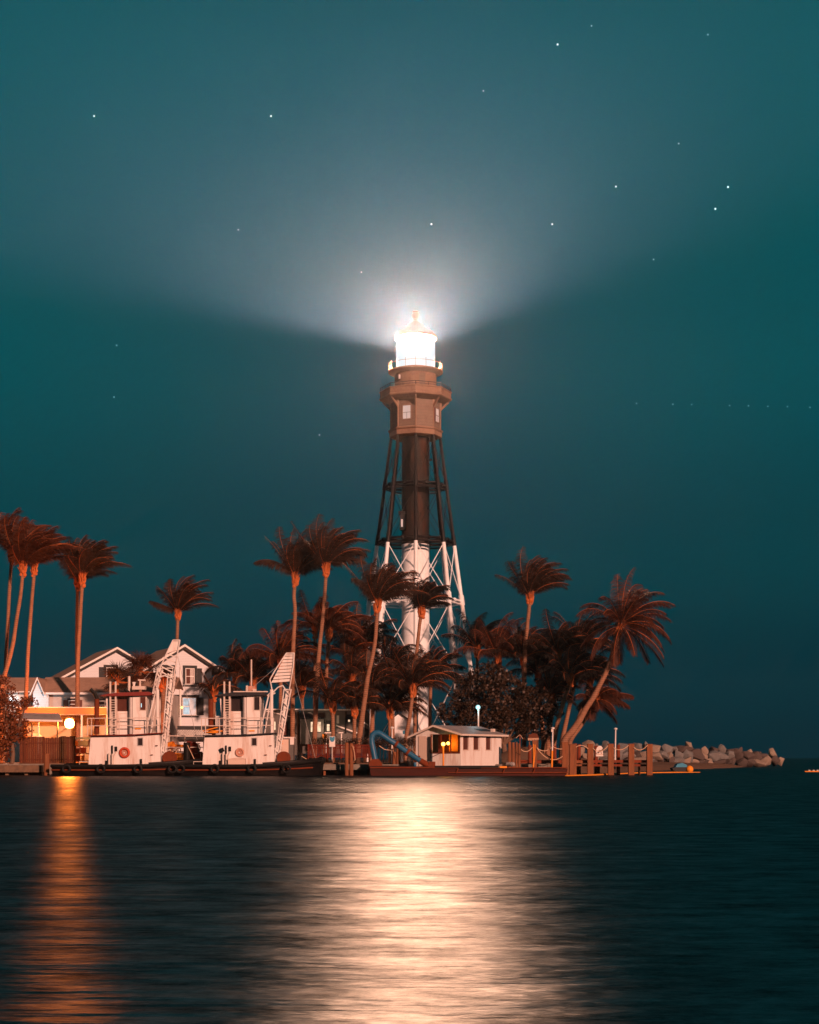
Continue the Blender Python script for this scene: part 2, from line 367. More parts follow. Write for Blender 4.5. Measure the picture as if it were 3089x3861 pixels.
# windows of the watch room: a face has its own frame of reference
def face_frame(k, r):
    a, b = oct_pt(r, k, 0), oct_pt(r, k + 1, 0); c = (a + b) / 2; x = (b - a).normalized(); n = Vector((c.x - TX, c.y - TY, 0)).normalized()
    return Matrix(((x.x, n.x, 0, c.x), (x.y, n.y, 0, c.y), (0, 0, 1, 0), (0, 0, 0, 1)))
for k, z0, z1, off in ((7, tz(1595), tz(1546), .0), (1, tz(1598), tz(1548), .05), (4, tz(1595), tz(1546), .0)):
    X = face_frame(k, 2.45); h = .40
    fr = MB(X)
    for bx in ((-h - .08, -h), (h, h + .08)): fr.box(off + bx[0], off + bx[1], -.02, .06, z0 - .08, z1 + .08)
    for bz in ((z0 - .10, z0), (z1, z1 + .10)): fr.box(off - h - .08, off + h + .08, -.02, .09, bz[0], bz[1])
    zm = (z0 + z1) / 2 - .05
    fr.box(off - h, off + h, -.02, .05, zm, zm + .05).box(off - .02, off + .02, -.02, .045, z0, zm)
    f_ = part('window', fr, M['gallery_paint'], wr)
    part('pane', MB(X).box(off - h, off + h, -.015, .02, z0, z1), E['win_tower'], tw)
part('shutter', MB(face_frame(1, 2.45)).box(-.85, -.48, .0, .06, tz(1600), tz(1546)), M['brown_shutter'], tw)
# gallery
part('gallery_floor', octring([(2.6, tz(1521)), (3.53, tz(1512)), (3.53, tz(1503)), (2.2, tz(1503))]), M['gallery_paint'], tw)
gp = octring([(3.53, tz(1512)), (3.62, tz(1509)), (3.62, tz(1505)), (3.53, tz(1502)), (3.53, tz(1484)), (3.62, tz(1482)), (3.62, tz(1479)), (3.3, tz(1479))])
part('gallery_parapet', gp, M['gallery_paint'], tw)
gr = MB()
for k in range(8):
    a, b = oct_pt(3.5, k, tz(1465)), oct_pt(3.5, k + 1, tz(1465)); gr.bar(a, b, .035, 6); gr.bar(a, oct_pt(3.5, k, tz(1480)), .035, 6)
    m_ = (a + b) / 2; gr.bar(m_, Vector((m_.x, m_.y, tz(1480))), .025, 5)
    gr.bar(oct_pt(3.5, k, tz(1473)), oct_pt(3.5, k + 1, tz(1473)), .022, 5)
part('gallery_railing', gr, M['black_iron'], tw)
sr = MB().lathe((TX, TY, 0), [(2.07, tz(1490)), (2.07, tz(1414)), (2.2, tz(1411))], 36)
sr = part('service_room', sr, M['gallery_paint'], tw, 'round drum below the lantern', True)
part('door', MB().box(TX + .35, TX + .95, TY - 2.08, TY - 1.9, tz(1485), tz(1424)), M['watch_wood'], sr)
part('vent', MB().box(TX - 1.68, TX - 1.5, TY - 1.5, TY - 1.2, tz(1440), tz(1425)), M['white_trim'], sr)
part('lantern_deck', MB().lathe((TX, TY, 0), [(2.25, tz(1415)), (2.70, tz(1407)), (2.72, tz(1402)), (2.1, tz(1402))], 36), M['gallery_paint'], tw, None, True)
part('lantern_sill', MB().lathe((TX, TY, 0), [(2.0, tz(1402)), (2.0, tz(1394)), (1.8, tz(1394))], 36), M['gallery_paint'], tw, None, True)
lr = MB()
for k in range(16):
    q = 2 * math.pi * k / 16; p = Vector((TX + 2.62 * math.cos(q), TY + 2.62 * math.sin(q), tz(1403)))
    lr.bar(p, p + Vector((0, 0, .9)), .022, 6)
lr.ring((TX, TY, tz(1403) + .68), 2.62, .025, 40, 5, 'Z')
part('lantern_railing', lr, M['gallery_paint'], tw)
part('lantern_glazing', MB().lathe((TX, TY, 0), [(1.93, tz(1394)), (1.93, tz(1276))], 40, cap=False), E['lantern'], tw, 'glowing lantern glazing', True)
lm = MB()
for k in range(10):
    q = 2 * math.pi * (k + .5) / 10; lm.box(TX + 1.96 * math.cos(q) - .03, TX + 1.96 * math.cos(q) + .03, TY + 1.96 * math.sin(q) - .03, TY + 1.96 * math.sin(q) + .03, tz(1394), tz(1276))
rf = MB().lathe((TX, TY, 0), [(2.10, tz(1279)), (2.12, tz(1270)), (1.72, tz(1252)), (1.15, tz(1240)), (.75, tz(1226)), (.46, tz(1213)), (.30, tz(1210))], 36)
rf = part('lantern_roof', rf, M['gallery_paint'], tw, 'flared conical lantern roof', True)
fb = MB().lathe((TX, TY, 0), [(.30, tz(1210)), (.26, tz(1203)), (.34, tz(1198)), (.36, tz(1186)), (.30, tz(1178)), (.34, tz(1175)), (.2, tz(1172))], 20)
part('ventilator_ball', fb, M['gallery_paint'], rf, None, True).parent = rf
# the lamp itself: a warm bulb with a lens that throws flat beams over the sea side
ld = bpy.data.lights.new('lighthouse_lamp', 'POINT'); lo = bpy.data.objects.new('lighthouse_lamp', ld); col.objects.link(lo)
lo.location = (TX, TY - .75, tz(1336)); ld.shadow_soft_size = .25; ld.use_nodes = True
BEAM, ISO, DOWN = 7.6e6, 0.93e5, 1.5e6
ld.energy = 1.0
N = ld.node_tree.nodes; L = ld.node_tree.links; em = N['Emission']
tc = N.new('ShaderNodeTexCoord'); sx = N.new('ShaderNodeSeparateXYZ'); L.new(tc.outputs['Normal'], sx.inputs[0])
def mth(op, a, b=None, c=None):
    n = N.new('ShaderNodeMath'); n.operation = op
    for i, v in enumerate((a, b, c)):
        if v is None: continue
        if isinstance(v, (int, float)): n.inputs[i].default_value = v
        else: L.new(v, n.inputs[i])
    return n.outputs[0]
def ramp(x, a, b):
    n = N.new('ShaderNodeMapRange'); n.interpolation_type = 'SMOOTHSTEP'; n.inputs[1].default_value = a; n.inputs[2].default_value = b
    L.new(x, n.inputs[0]); return n.outputs[0]
SG = 1.0
zn = mth('MULTIPLY', sx.outputs['Z'], SG)
elev = mth('MULTIPLY', ramp(zn, -0.02, 0.03), mth('SUBTRACT', 1.0, ramp(zn, .05, .17)))
azi = mth('ARCTAN2', mth('MULTIPLY', sx.outputs['X'], SG), mth('MULTIPLY', sx.outputs['Y'], -SG))   # 0 towards the viewer, + to the right
sect = mth('MULTIPLY', ramp(azi, R(-84), R(-44)), mth('SUBTRACT', 1.0, ramp(azi, R(6), R(52))))
wing = mth('ADD', .48, mth('MULTIPLY', .75, ramp(mth('ABSOLUTE', azi), R(6), R(50))))      # beam shaped to be stronger towards the sides
beam = mth('MULTIPLY', mth('MULTIPLY', mth('MULTIPLY', elev, sect), wing), BEAM)
low = mth('MULTIPLY', ramp(zn, .0, .25), sect)      # added warm lobe above the flat beams, for a peach halo
dn = N.new('ShaderNodeVectorMath'); dn.operation = 'SCALE'; dn.inputs[0].default_value = (1.0, .60, .42); L.new(mth('MULTIPLY', low, DOWN), dn.inputs['Scale'])
cb_ = N.new('ShaderNodeVectorMath'); cb_.operation = 'SCALE'; cb_.inputs[0].default_value = (0.84, 0.93, 1.0); L.new(beam, cb_.inputs['Scale'])
ad = N.new('ShaderNodeVectorMath'); ad.operation = 'ADD'; L.new(cb_.outputs[0], ad.inputs[0]); ad.inputs[1].default_value = (ISO, ISO * .53, ISO * .33)
ad2 = N.new('ShaderNodeVectorMath'); ad2.operation = 'ADD'; L.new(ad.outputs[0], ad2.inputs[0]); L.new(dn.outputs[0], ad2.inputs[1])
L.new(ad2.outputs[0], em.inputs['Color']); em.inputs['Strength'].default_value = 1.0

# ------------------------------------------------------------------ water, land, haze
wm = bpy.data.materials.new('sea_water'); wm.use_nodes = True
N = wm.node_tree.nodes; L = wm.node_tree.links; N.remove(N['Principled BSDF'])
df = N.new('ShaderNodeBsdfDiffuse'); df.inputs['Color'].default_value = (0.0012, 0.008, 0.010, 1)
gl = N.new('ShaderNodeBsdfAnisotropic'); gl.distribution = 'BECKMANN'; gl.inputs['Color'].default_value = (1, 1, 1, 1)
fr_ = N.new('ShaderNodeFresnel'); fr_.inputs['IOR'].default_value = 1.33
cl_ = N.new('ShaderNodeMath'); cl_.operation = 'MINIMUM'; L.new(fr_.outputs[0], cl_.inputs[0]); cl_.inputs[1].default_value = .18   # wave facets are never seen at full grazing angle
mxw = N.new('ShaderNodeMixShader'); L.new(cl_.outputs[0], mxw.inputs[0]); L.new(df.outputs[0], mxw.inputs[1]); L.new(gl.outputs[0], mxw.inputs[2])
L.new(mxw.outputs[0], N['Material Output'].inputs['Surface'])
tc = N.new('ShaderNodeTexCoord')
def wn(sc_, st, det):
    mp = N.new('ShaderNodeMapping'); mp.inputs['Scale'].default_value = st; L.new(tc.outputs['Object'], mp.inputs['Vector'])
    n = N.new('ShaderNodeTexNoise'); n.inputs['Scale'].default_value = sc_; n.inputs['Detail'].default_value = det; n.inputs['Roughness'].default_value = .6
    L.new(mp.outputs['Vector'], n.inputs['Vector']); return n.outputs['Fac']
def bmp(h, dist, st, prev=None):
    n = N.new('ShaderNodeBump'); n.inputs['Distance'].default_value = dist; n.inputs['Strength'].default_value = st
    L.new(h, n.inputs['Height'])
    if prev: L.new(prev, n.inputs['Normal'])
    return n.outputs['Normal']
nb = bmp(wn(.11, (.30, 1.0, 1), 3), .45, .25)
nb = bmp(wn(.8, (.25, 1.0, 1), 5), .22, .6, nb)
nb = bmp(wn(3.2, (.20, 1.1, 1), 4), .06, .7, nb)
# wind-ruffled patches reflect more and less strongly, at every size
pt = N.new('ShaderNodeTexNoise'); pt.inputs['Scale'].default_value = .9; pt.inputs['Detail'].default_value = 11; pt.inputs['Roughness'].default_value = .86
pm = N.new('ShaderNodeMapping'); pm.inputs['Scale'].default_value = (.9, 1.5, 1); L.new(tc.outputs['Object'], pm.inputs['Vector']); L.new(pm.outputs['Vector'], pt.inputs['Vector'])
pr = N.new('ShaderNodeMapRange'); pr.inputs[1].default_value = .38; pr.inputs[2].default_value = .62; pr.inputs[3].default_value = .04; pr.inputs[4].default_value = .30
L.new(pt.outputs['Fac'], pr.inputs[0]); L.new(pr.outputs[0], cl_.inputs[1])
L.new(nb, gl.inputs['Normal'])
wr_ = N.new('ShaderNodeMapRange'); wr_.inputs[1].default_value = .35; wr_.inputs[2].default_value = .65
wr_.inputs[3].default_value = .33; wr_.inputs[4].default_value = .39
L.new(wn(.09, (.25, 1.4, 1), 3), wr_.inputs[0]); L.new(wr_.outputs[0], gl.inputs['Roughness'])
WX, WY0, WY1 = 800, -60, 950
setting(part('water', MB().add([(-WX, WY0, 0), (WX, WY0, 0), (WX, WY1, 0), (-WX, WY1, 0)], [(0, 1, 2, 3)]), wm))
hz = bpy.data.materials.new('sea_air'); hz.use_nodes = True
N = hz.node_tree.nodes; L = hz.node_tree.links
N.remove(N['Principled BSDF']); v = N.new('ShaderNodeVolumePrincipled'); v.inputs['Color'].default_value = (0.90, 0.95, 1.0, 1)
HAZE = 0.00010
v.inputs['Density'].default_value = HAZE; v.inputs['Anisotropy'].default_value = 0.74
L.new(v.outputs[0], N['Material Output'].inputs['Volume']); hz.cycles.homogeneous_volume = True
hb = part('haze', MB().box(-WX - 20, WX + 20, WY0 - 20, WY1 + 20, -2.5, 47), hz); setting(hb, 'stuff')

random.seed(4)
def landh(x, y):
    # right shoreline swings away from the viewer
    sh = 12.0 + (y - 126) * .40 + 1.2 * noise.noise(Vector((x * .1, y * .15, 3)))
    e = min(1, max(0, (sh + 1.5 - x) / 4.0)); e = e * e * (3 - 2 * e)
    f = min(1, max(0, (y - 125.6) / 1.2)) if x < 12 else min(1, max(0, (y - 127) / 5))
    lo = min(1, max(0, (x - sh + 9) / 8.0)); h = -0.6 + (GZ + .6 - .55 * lo) * e * f
    h += e * f * (.10 * noise.noise(Vector((x * .35, y * .35, 0))))
    h += 1.75 * math.exp(-(((x - 9.9) / 2.6) ** 2 + ((y - 135.5) / 3.0) ** 2)) * f
    h += .9 * math.exp(-(((x - 15.5) / 4) ** 2 + ((y - 142) / 3.5) ** 2))
    return h
g = MB(); xs = [-90 + 1.5 * i for i in range(110)]; ys = [125.6 + 1.2 * i for i in range(70)]
g.add([(x, y, landh(x, y)) for y in ys for x in xs], [(j * 110 + i, j * 110 + i + 1, (j + 1) * 110 + i + 1, (j + 1) * 110 + i) for j in range(69) for i in range(109)])
setting(part('ground', g, M['sand'], None, None, True))
sw = MB().box(PX(-200, 125), PX(2120, 125), 125, 125.7, .02, GZ - .06)
for i in range(46): x = PX(-180 + 50 * i, 125); sw.box(x - .08, x + .08, 124.93, 125, -.5, GZ - .1)
single('seawall', 'low grey concrete seawall along the sandy bank behind the boats', 'seawall', sw, M['seawall'], (0, 125.3, 0))

# ------------------------------------------------------------------ palms
WIND = Vector((1.0, .25, .05))
def frond(mb, base, d, L_, droop, wind, leaf, rnd, nseg=11, pairs=44, w=.047, hang=.7, r0=.035):
    p = Vector(base); d = Vector(d).normalized(); pts = [p.copy()]; ds = [d.copy()]
    for i in range(nseg):
        t = (i + 1) / nseg
        d = (d + Vector((0, 0, -1)) * droop * t / nseg * 2.2 + WIND * wind * (0.35 + t) / nseg * 1.6).normalized()
        p = p + d * (L_ / nseg); pts.append(p.copy()); ds.append(d.copy())
    mb.tube(pts, [r0 * (1 - .75 * i / nseg) for i in range(nseg + 1)], 3, 1, False)
    vs = []; fs = []; n = 0
    for k in range(pairs):
        t = .14 + .86 * (k + rnd.random() * .6) / pairs; s = t * nseg; i = min(nseg - 1, int(s)); q = pts[i].lerp(pts[i + 1], s - i); dd = ds[i]
        side = dd.cross(Vector((0, 0, 1)))
        if side.length < .15: side = dd.cross(Vector((0, 1, 0)))
        side.normalize(); up = side.cross(dd)
        ll = leaf * rnd.uniform(.8, 1.25) * (math.sin(math.pi * min(1, .12 + .80 * t)) ** .7)
        for sg in (-1, 1):
            l = (side * sg * (.75 + .3 * rnd.random()) + dd * (.55 + .3 * rnd.random()) + up * .12 + Vector((0, 0, -hang)) * (.7 + .7 * rnd.random()) + WIND * wind * .55).normalized()
            l2 = (l + Vector((0, 0, -hang * .8)) + WIND * wind * .4).normalized()
            m_ = q + l * ll * .55; e_ = m_ + l2 * ll * .45 * (0.8 + .4 * rnd.random())
            wv = (dd - l * dd.dot(l)); wv = wv.normalized() * w * .5 if wv.length > 1e-4 else up * w * .5
            vs += [q - wv, q + wv, m_ + wv * .8, m_ - wv * .8, e_]; fs += [(n, n + 1, n + 2, n + 3), (n + 3, n + 2, n + 4)]; n += 5
    mb.add(vs, fs, 0)
def palm(label, path, Y, L_=3.2, n=22, style='wind', seed=0, rt=.15, rb=.2, leafm='leaf', boots=True, leaf=.98, wind=None, droop=None, cat='palm tree', group='coconut palms on the shore', name='palm_tree', extra=(), pairs=58, up=None):
    rnd = random.Random(seed * 7 + 1)
    pts = [P(x, y, Y) for x, y in path]; top = pts[0]; base = pts[-1]
    if base.z > GZ: pts.append(Vector((base.x + (base.x - pts[-2].x if len(pts) > 1 else 0) * .15, Y, GZ - .2)))
    base = pts[-1]; root = thing(name, label, cat, (base.x, base.y, GZ), group)
    # smooth the trunk line
    sm = []
    for i in range(len(pts) - 1):
        p0 = pts[max(0, i - 1)]; p1 = pts[i]; p2 = pts[i + 1]; p3 = pts[min(len(pts) - 1, i + 2)]
        for j in range(6):
            t = j / 6; sm.append(.5 * ((2 * p1) + (p2 - p0) * t + (2 * p0 - 5 * p1 + 4 * p2 - p3) * t * t + (3 * p1 - p0 - 3 * p2 + p3) * t ** 3))
    sm.append(pts[-1]); k = len(sm)
    part('trunk', MB().tube(sm, [(rt + (rb - rt) * (i / (k - 1)) ** 1.5) * (1 + .05 * rnd.uniform(-1, 1)) for i in range(k)], 10), M['trunk'], root, None, True)
    c = MB()
    if style == 'wind': n = int(n * 1.45); L_ *= 1.32
    if style == 'wind': wd, dr, hang, emin, emax = .60, .85, .7, 36, 94
    elif style == 'arch': wd, dr, hang, emin, emax = .45, 1.25, .95, 18, 84
    elif style == 'round': wd, dr, hang, emin, emax = .16, 1.15, .8, -38, 85
    else: wd, dr, hang, emin, emax = .1, .4, .2, -30, 80
    if wind is not None: wd = wind
    if droop is not None: dr = droop
    up_ = Vector((0, 0, 1)) if up is None else Vector(up).normalized()
    hc = top + up_ * (.55 if boots else .1)
    if style == 'fan':
        for i in range(n):
            a = 2 * math.pi * (i * .618 + .1 * rnd.random()); e_ = R(emin + (emax - emin) * rnd.random())
            d = Vector((math.cos(a) * math.cos(e_), math.sin(a) * math.cos(e_), math.sin(e_)))
            q = hc + d * L_ * .5; c.tube([hc, q], [.03, .02], 3, 1, False)
            s1 = d.cross(Vector((0, 0, 1))).normalized(); s2 = s1.cross(d)
            vs = []; fs = []; m = 0
            for j in range(26):
                f = (j / 25 - .5) * 4.6; l = (d * math.cos(f) + s1 * math.sin(f) + Vector((0, 0, -.25)) + s2 * rnd.uniform(-.15, .15) + WIND * .12).normalized()
                wv = l.cross(s2).normalized() * .035; ln = L_ * .52 * (.75 + .25 * math.cos(f * .5)) * rnd.uniform(.85, 1.1)
                e2 = q + l * ln * .6; e3 = e2 + (l + Vector((0, 0, -.5))).normalized() * ln * .4
                vs += [q - wv * .3, q + wv * .3, e2 + wv, e2 - wv, e3]; fs += [(m, m + 1, m + 2, m + 3), (m + 3, m + 2, m + 4)]; m += 5
            c.add(vs, fs, 0)
    else:
        for i in range(n):
            a = 2 * math.pi * (i * .618034 + .08 * rnd.random()); u = (i + .5) / n
            e_ = R(emin + (emax - emin) * (u ** (.8)) + rnd.uniform(-7, 7))
            d = Vector((math.cos(a) * math.cos(e_), math.sin(a) * math.cos(e_), math.sin(e_)))
            if style == 'wind' and d.x < 0: d.x *= .95
            d = (d + (up_ - Vector((0, 0, 1))) * .6).normalized()
            ln = L_ * rnd.uniform(.82, 1.1) * (.8 if e_ > R(75) else 1)
            frond(c, hc - up_ * rnd.uniform(0, .3), d, ln, dr * rnd.uniform(.75, 1.25), wd * rnd.uniform(.6, 1.25), leaf, rnd, hang=hang, pairs=pairs)
        for (a, e_, ln, dr2, wd2) in extra:
            a = R(a); e_ = R(e_); frond(c, hc, (math.cos(a) * math.cos(e_), math.sin(a) * math.cos(e_), math.sin(e_)), ln, dr2, wd2, leaf * 1.1, rnd, hang=.9, pairs=70, w=.08, r0=.03)
    part('crown', c, [M[leafm], M['rachis']], root)
    if boots:
        bt = MB()
        for i in range(34):
            a = rnd.uniform(0, 2 * math.pi); h0 = rnd.uniform(-.45, .35); d = Vector((math.cos(a), math.sin(a), 0))
            b0 = top + up_ * h0 + d * rt * .8; sp = rnd.uniform(.05, .34) * (.5 + max(0, h0 + .3))
            bt.tube([b0, b0 + up_ * .25 + d * .14, b0 + up_ * rnd.uniform(.45, .85) + d * (sp + .1)], [.075, .06, .025], 4)
        for i in range(10):
            a = rnd.uniform(0, 2 * math.pi); bt.ball(top + up_ * rnd.uniform(-.5, .05) + Vector((math.cos(a), math.sin(a), 0)) * rt * 1.15, rnd.uniform(.10, .17), 4)
        part('frond_bases', bt, M['boot'], root)
    return root
g_ = 'tall windblown palms'
palm('tall palm at the left edge, trunk nearly upright, crown half hidden', [(44, 2105), (36, 2220), (30, 2340), (24, 2455), (19, 2560), (12, 2700)], 141, 3.3, 24, 'wind', 1, group=g_, leafm='leaf_red')
palm('tall palm with trunk curving left to its foot, biggest windblown crown', [(86, 2155), (78, 2240), (62, 2340), (48, 2430), (28, 2510), (10, 2570), (2, 2640)], 138, 3.5, 30, 'wind', 2, rb=.24, group=g_, leafm='leaf_red')
palm('tall slim palm with dense crown rising before the grey roof at far left', [(130, 2150), (122, 2240), (115, 2330), (106, 2450), (101, 2560), (96, 2650), (94, 2700)], 139, 3.4, 26, 'wind', 3, group=g_, leafm='leaf_red')
palm('rear trunk of the twin palms before the gabled house', [(293, 2205), (291, 2300), (290, 2400), (291, 2500), (292, 2640)], 143, 2.8, 20, 'wind', 4, group=g_)
palm('front trunk of the twin palms before the gabled house', [(311, 2190), (306, 2270), (301, 2360), (295, 2470), (293, 2560), (292, 2660)], 141.5, 3.2, 28, 'wind', 5, rb=.24, group=g_)
palm('small windblown palm rising behind the white gabled house', [(671, 2325), (668, 2411), (665, 2520)], 170, 3.6, 24, 'wind', 6, rt=.17, group=g_, extra=[(180, 25, 3.2, .2, .1)])
palm('tall palm with a long frond trailing away to its left', [(1114, 2190), (1109, 2245), (1113, 2300), (1110, 2370), (1106, 2441), (1104, 2600)], 138, 3.4, 26, 'wind', 27, group=g_, extra=[(180, 42, 3.9, .95, -.1), (0, 50, 3.2, .8, .3)])
palm('tall palm leaning right at the top, crown leaning over its left neighbour', [(1230, 2155), (1225, 2240), (1221, 2293), (1212, 2380), (1205, 2440), (1199, 2520), (1192, 2650), (1186, 2800)], 136, 3.4, 28, 'wind', 28, rb=.23, group=g_, extra=[(0, 44, 3.7, .9, .3), (10, 30, 3.5, .8, .4), (200, 60, 3.0, .8, 0)])
palm('long curving palm trunk crossing in front of the tower legs', [(1423, 2295), (1420, 2350), (1415, 2416), (1404, 2480), (1388, 2550), (1378, 2620), (1368, 2690), (1357, 2770), (1350, 2830)], 131, 3.2, 24, 'wind', 9, rt=.15, rb=.26, group=g_, wind=.5, extra=[(0, 55, 3.8, 1.1, .5), (-20, 45, 3.2, 1.2, .4), (180, 65, 3.0, 1.0, -.1)])
palm('dark thin palm standing right in front of the white tower column', [(1590, 2312), (1584, 2345), (1578, 2400), (1573, 2446), (1566, 2560)], 140, 2.5, 26, 'wind', 10, rt=.15, rb=.17, leafm='leaf_dark', group=g_)
palm('lone tall palm right of the lighthouse, crown streaming right', [(1998, 2262), (1994, 2310), (1988, 2370), (1981, 2430), (1978, 2560)], 144, 3.3, 30, 'wind', 11, rt=.17, group=g_)
palm('big palm leaning right over the dock with a full round crown', [(2336, 2372), (2314, 2455), (2288, 2530), (2258, 2590), (2238, 2630), (2210, 2672), (2185, 2717), (2158, 2757), (2128, 2800)], 133, 4.8, 42, 'round', 12, rt=.19, rb=.33, leafm='leaf_red', leaf=.95, group='leaning palms at the dock', up=(.45, 0, 1), pairs=60)
palm('shorter palm leaning out below the big leaning palm', [(2240, 2655), (2215, 2700), (2185, 2745), (2150, 2800)], 135, 2.5, 18, 'round', 13, rt=.15, rb=.22, leafm='leaf_red', group='leaning palms at the dock', up=(.3, 0, 1), extra=[(0, 20, 3.2, .6, .1), (5, 5, 3.0, .7, .1)])
g2 = 'low palms in front of the tower'
lowp = [
 ('reddish palm between the two tall trunks left of the tower', [(1189, 2385), (1188, 2460), (1188, 2560)], 146, 3.3, 22, 'arch', 'leaf_red'),
 ('reddish palm with one long arching frond reaching the tower leg', [(1241, 2395), (1236, 2460), (1232, 2520), (1230, 2620)], 145, 3.3, 22, 'arch', 'leaf_red'),
 ('palm with glowing red fronds behind the second boat boom', [(1060, 2510), (1058, 2700)], 142, 4.0, 24, 'arch', 'leaf_red'),
 ('dark brushy palm beside the right eave of the white gabled house', [(888, 2555), (886, 2720)], 147, 3.0, 24, 'arch', 'leaf_dark'),
 ('palm behind the wheelhouse of the second tugboat', [(955, 2585), (953, 2720)], 145, 3.2, 22, 'arch', 'leaf'),
 ('palm with frond arching over the grey trailer roof', [(1140, 2610), (1142, 2760)], 146, 3.2, 20, 'arch', 'leaf'),
 ('short orange-throated palm in front of the lit trailer window', [(1255, 2672), (1257, 2800)], 134, 3.1, 24, 'arch', 'leaf'),
 ('short palm with spread orange stubs beside the curving trunk', [(1338, 2686), (1336, 2800)], 135, 2.6, 20, 'arch', 'leaf'),
 ('brown palm crown filling the gap left of the tower leg', [(1310, 2480), (1312, 2640)], 148, 3.6, 24, 'arch', 'leaf_red'),
 ('brown palm crown just under the left tower leg', [(1375, 2450), (1376, 2640)], 150, 3.4, 24, 'arch', 'leaf'),
 ('leafy palm above the fence between trailer and tower', [(1330, 2570), (1330, 2740)], 146, 3.3, 24, 'arch', 'leaf'),
 ('thick-trunked palm right of the curving trunk', [(1407, 2630), (1405, 2700), (1402, 2800)], 138, 3.3, 22, 'arch', 'leaf'),
 ('shaggy low palm before the white shed at the tower foot', [(1470, 2695), (1472, 2800)], 137, 3.0, 22, 'arch', 'leaf'),
 ('palm with slanting trunk and orange throat before the tower foot', [(1556, 2610), (1551, 2660), (1543, 2720), (1531, 2790)], 134, 3.5, 26, 'arch', 'leaf'),
 ('dark palm behind the slanting-trunk palm at the tower foot', [(1480, 2560), (1481, 2700)], 146, 3.5, 24, 'arch', 'leaf_dark'),
 ('dark palm crown against the foot of the white column', [(1625, 2570), (1622, 2700)], 148, 3.5, 22, 'arch', 'leaf_dark'),
 ('blackish palm crown beside the right tower leg', [(1800, 2460), (1800, 2640)], 152, 4.0, 26, 'arch', 'leaf_dark'),
 ('palm with a long orange frond arching over the broadleaf tree', [(1880, 2500), (1878, 2660)], 146, 4.0, 24, 'arch', 'leaf_red'),
 ('bushy palm under the lone tall palm', [(1975, 2500), (1975, 2680)], 145, 3.8, 26, 'arch', 'leaf'),
 ('pale-fronded palm beside the left corner of the second tugboat', [(806, 2625), (806, 2740)], 136, 2.0, 8, 'arch', 'leaf'),
]
for i, (lb, path, Y, L_, n, st, lm_) in enumerate(lowp):
    ex = []
    if i == 1: ex = [(0, 42, 4.2, .85, .35)]
    if i == 2: ex = [(0, 25, 4.0, 1.0, .4), (180, 40, 3, 1.2, 0)]
    if i == 17: ex = [(0, 60, 4.6, 1.5, .4)]
    palm(lb, path, Y, L_ * 1.14, n, st, 40 + i, rt=.15, rb=.19 if i != 11 else .3, leafm=lm_, group=g2, leaf=.9, extra=ex)
g3 = 'dark palms beside the leaning palm'
for i, (lb, path, Y, L_, lm_) in enumerate([
 ('dark palm left of the big leaning crown, upper of the cluster', [(2185, 2460), (2170, 2560), (2140, 2700), (2120, 2800)], 146, 4.2, 'leaf_dark'),
 ('brownish palm in the middle of the dark cluster', [(2105, 2480), (2100, 2600), (2080, 2700), (2068, 2800)], 143, 4.0, 'leaf'),
 ('dark palm with trunk leaning right behind the lamp post', [(2150, 2570), (2125, 2650), (2100, 2740), (2086, 2830)], 139, 3.7, 'leaf_dark'),
 ('dark palm whose crown touches the big leaning trunk', [(2225, 2580), (2200, 2660), (2170, 2740), (2140, 2810)], 142, 3.6, 'leaf_dark'),
 ('dark palm rising behind the broadleaf tree', [(2030, 2560), (2040, 2680), (2050, 2800)], 147, 4.0, 'leaf_dark'),
 ('low dark palm just above the sand mound', [(2080, 2640), (2070, 2740), (2050, 2810)], 141, 3.0, 'leaf_dark')]):
    palm(lb, path, Y, L_, 26, 'arch', 80 + i, rt=.17, rb=.25, leafm=lm_, group=g3, leaf=.95)
g4 = 'fan palms by the white house'
palm('fan palm left of the first tugboat wheelhouse', [(444, 2575), (446, 2700)], 140, 2.0, 26, 'fan', 101, boots=False, group=g4, leafm='leaf', name='fan_palm')
palm('taller fan palm behind the first tugboat mast', [(529, 2535), (530, 2700)], 143, 2.3, 30, 'fan', 102, boots=False, group=g4, leafm='leaf_red', name='fan_palm')
palm('brown-trunked fan palm against the white gable wall', [(615, 2585), (617, 2700), (619, 2790)], 142, 1.5, 22, 'fan', 103, rt=.22, rb=.26, boots=True, group=g4, leafm='leaf', name='fan_palm')

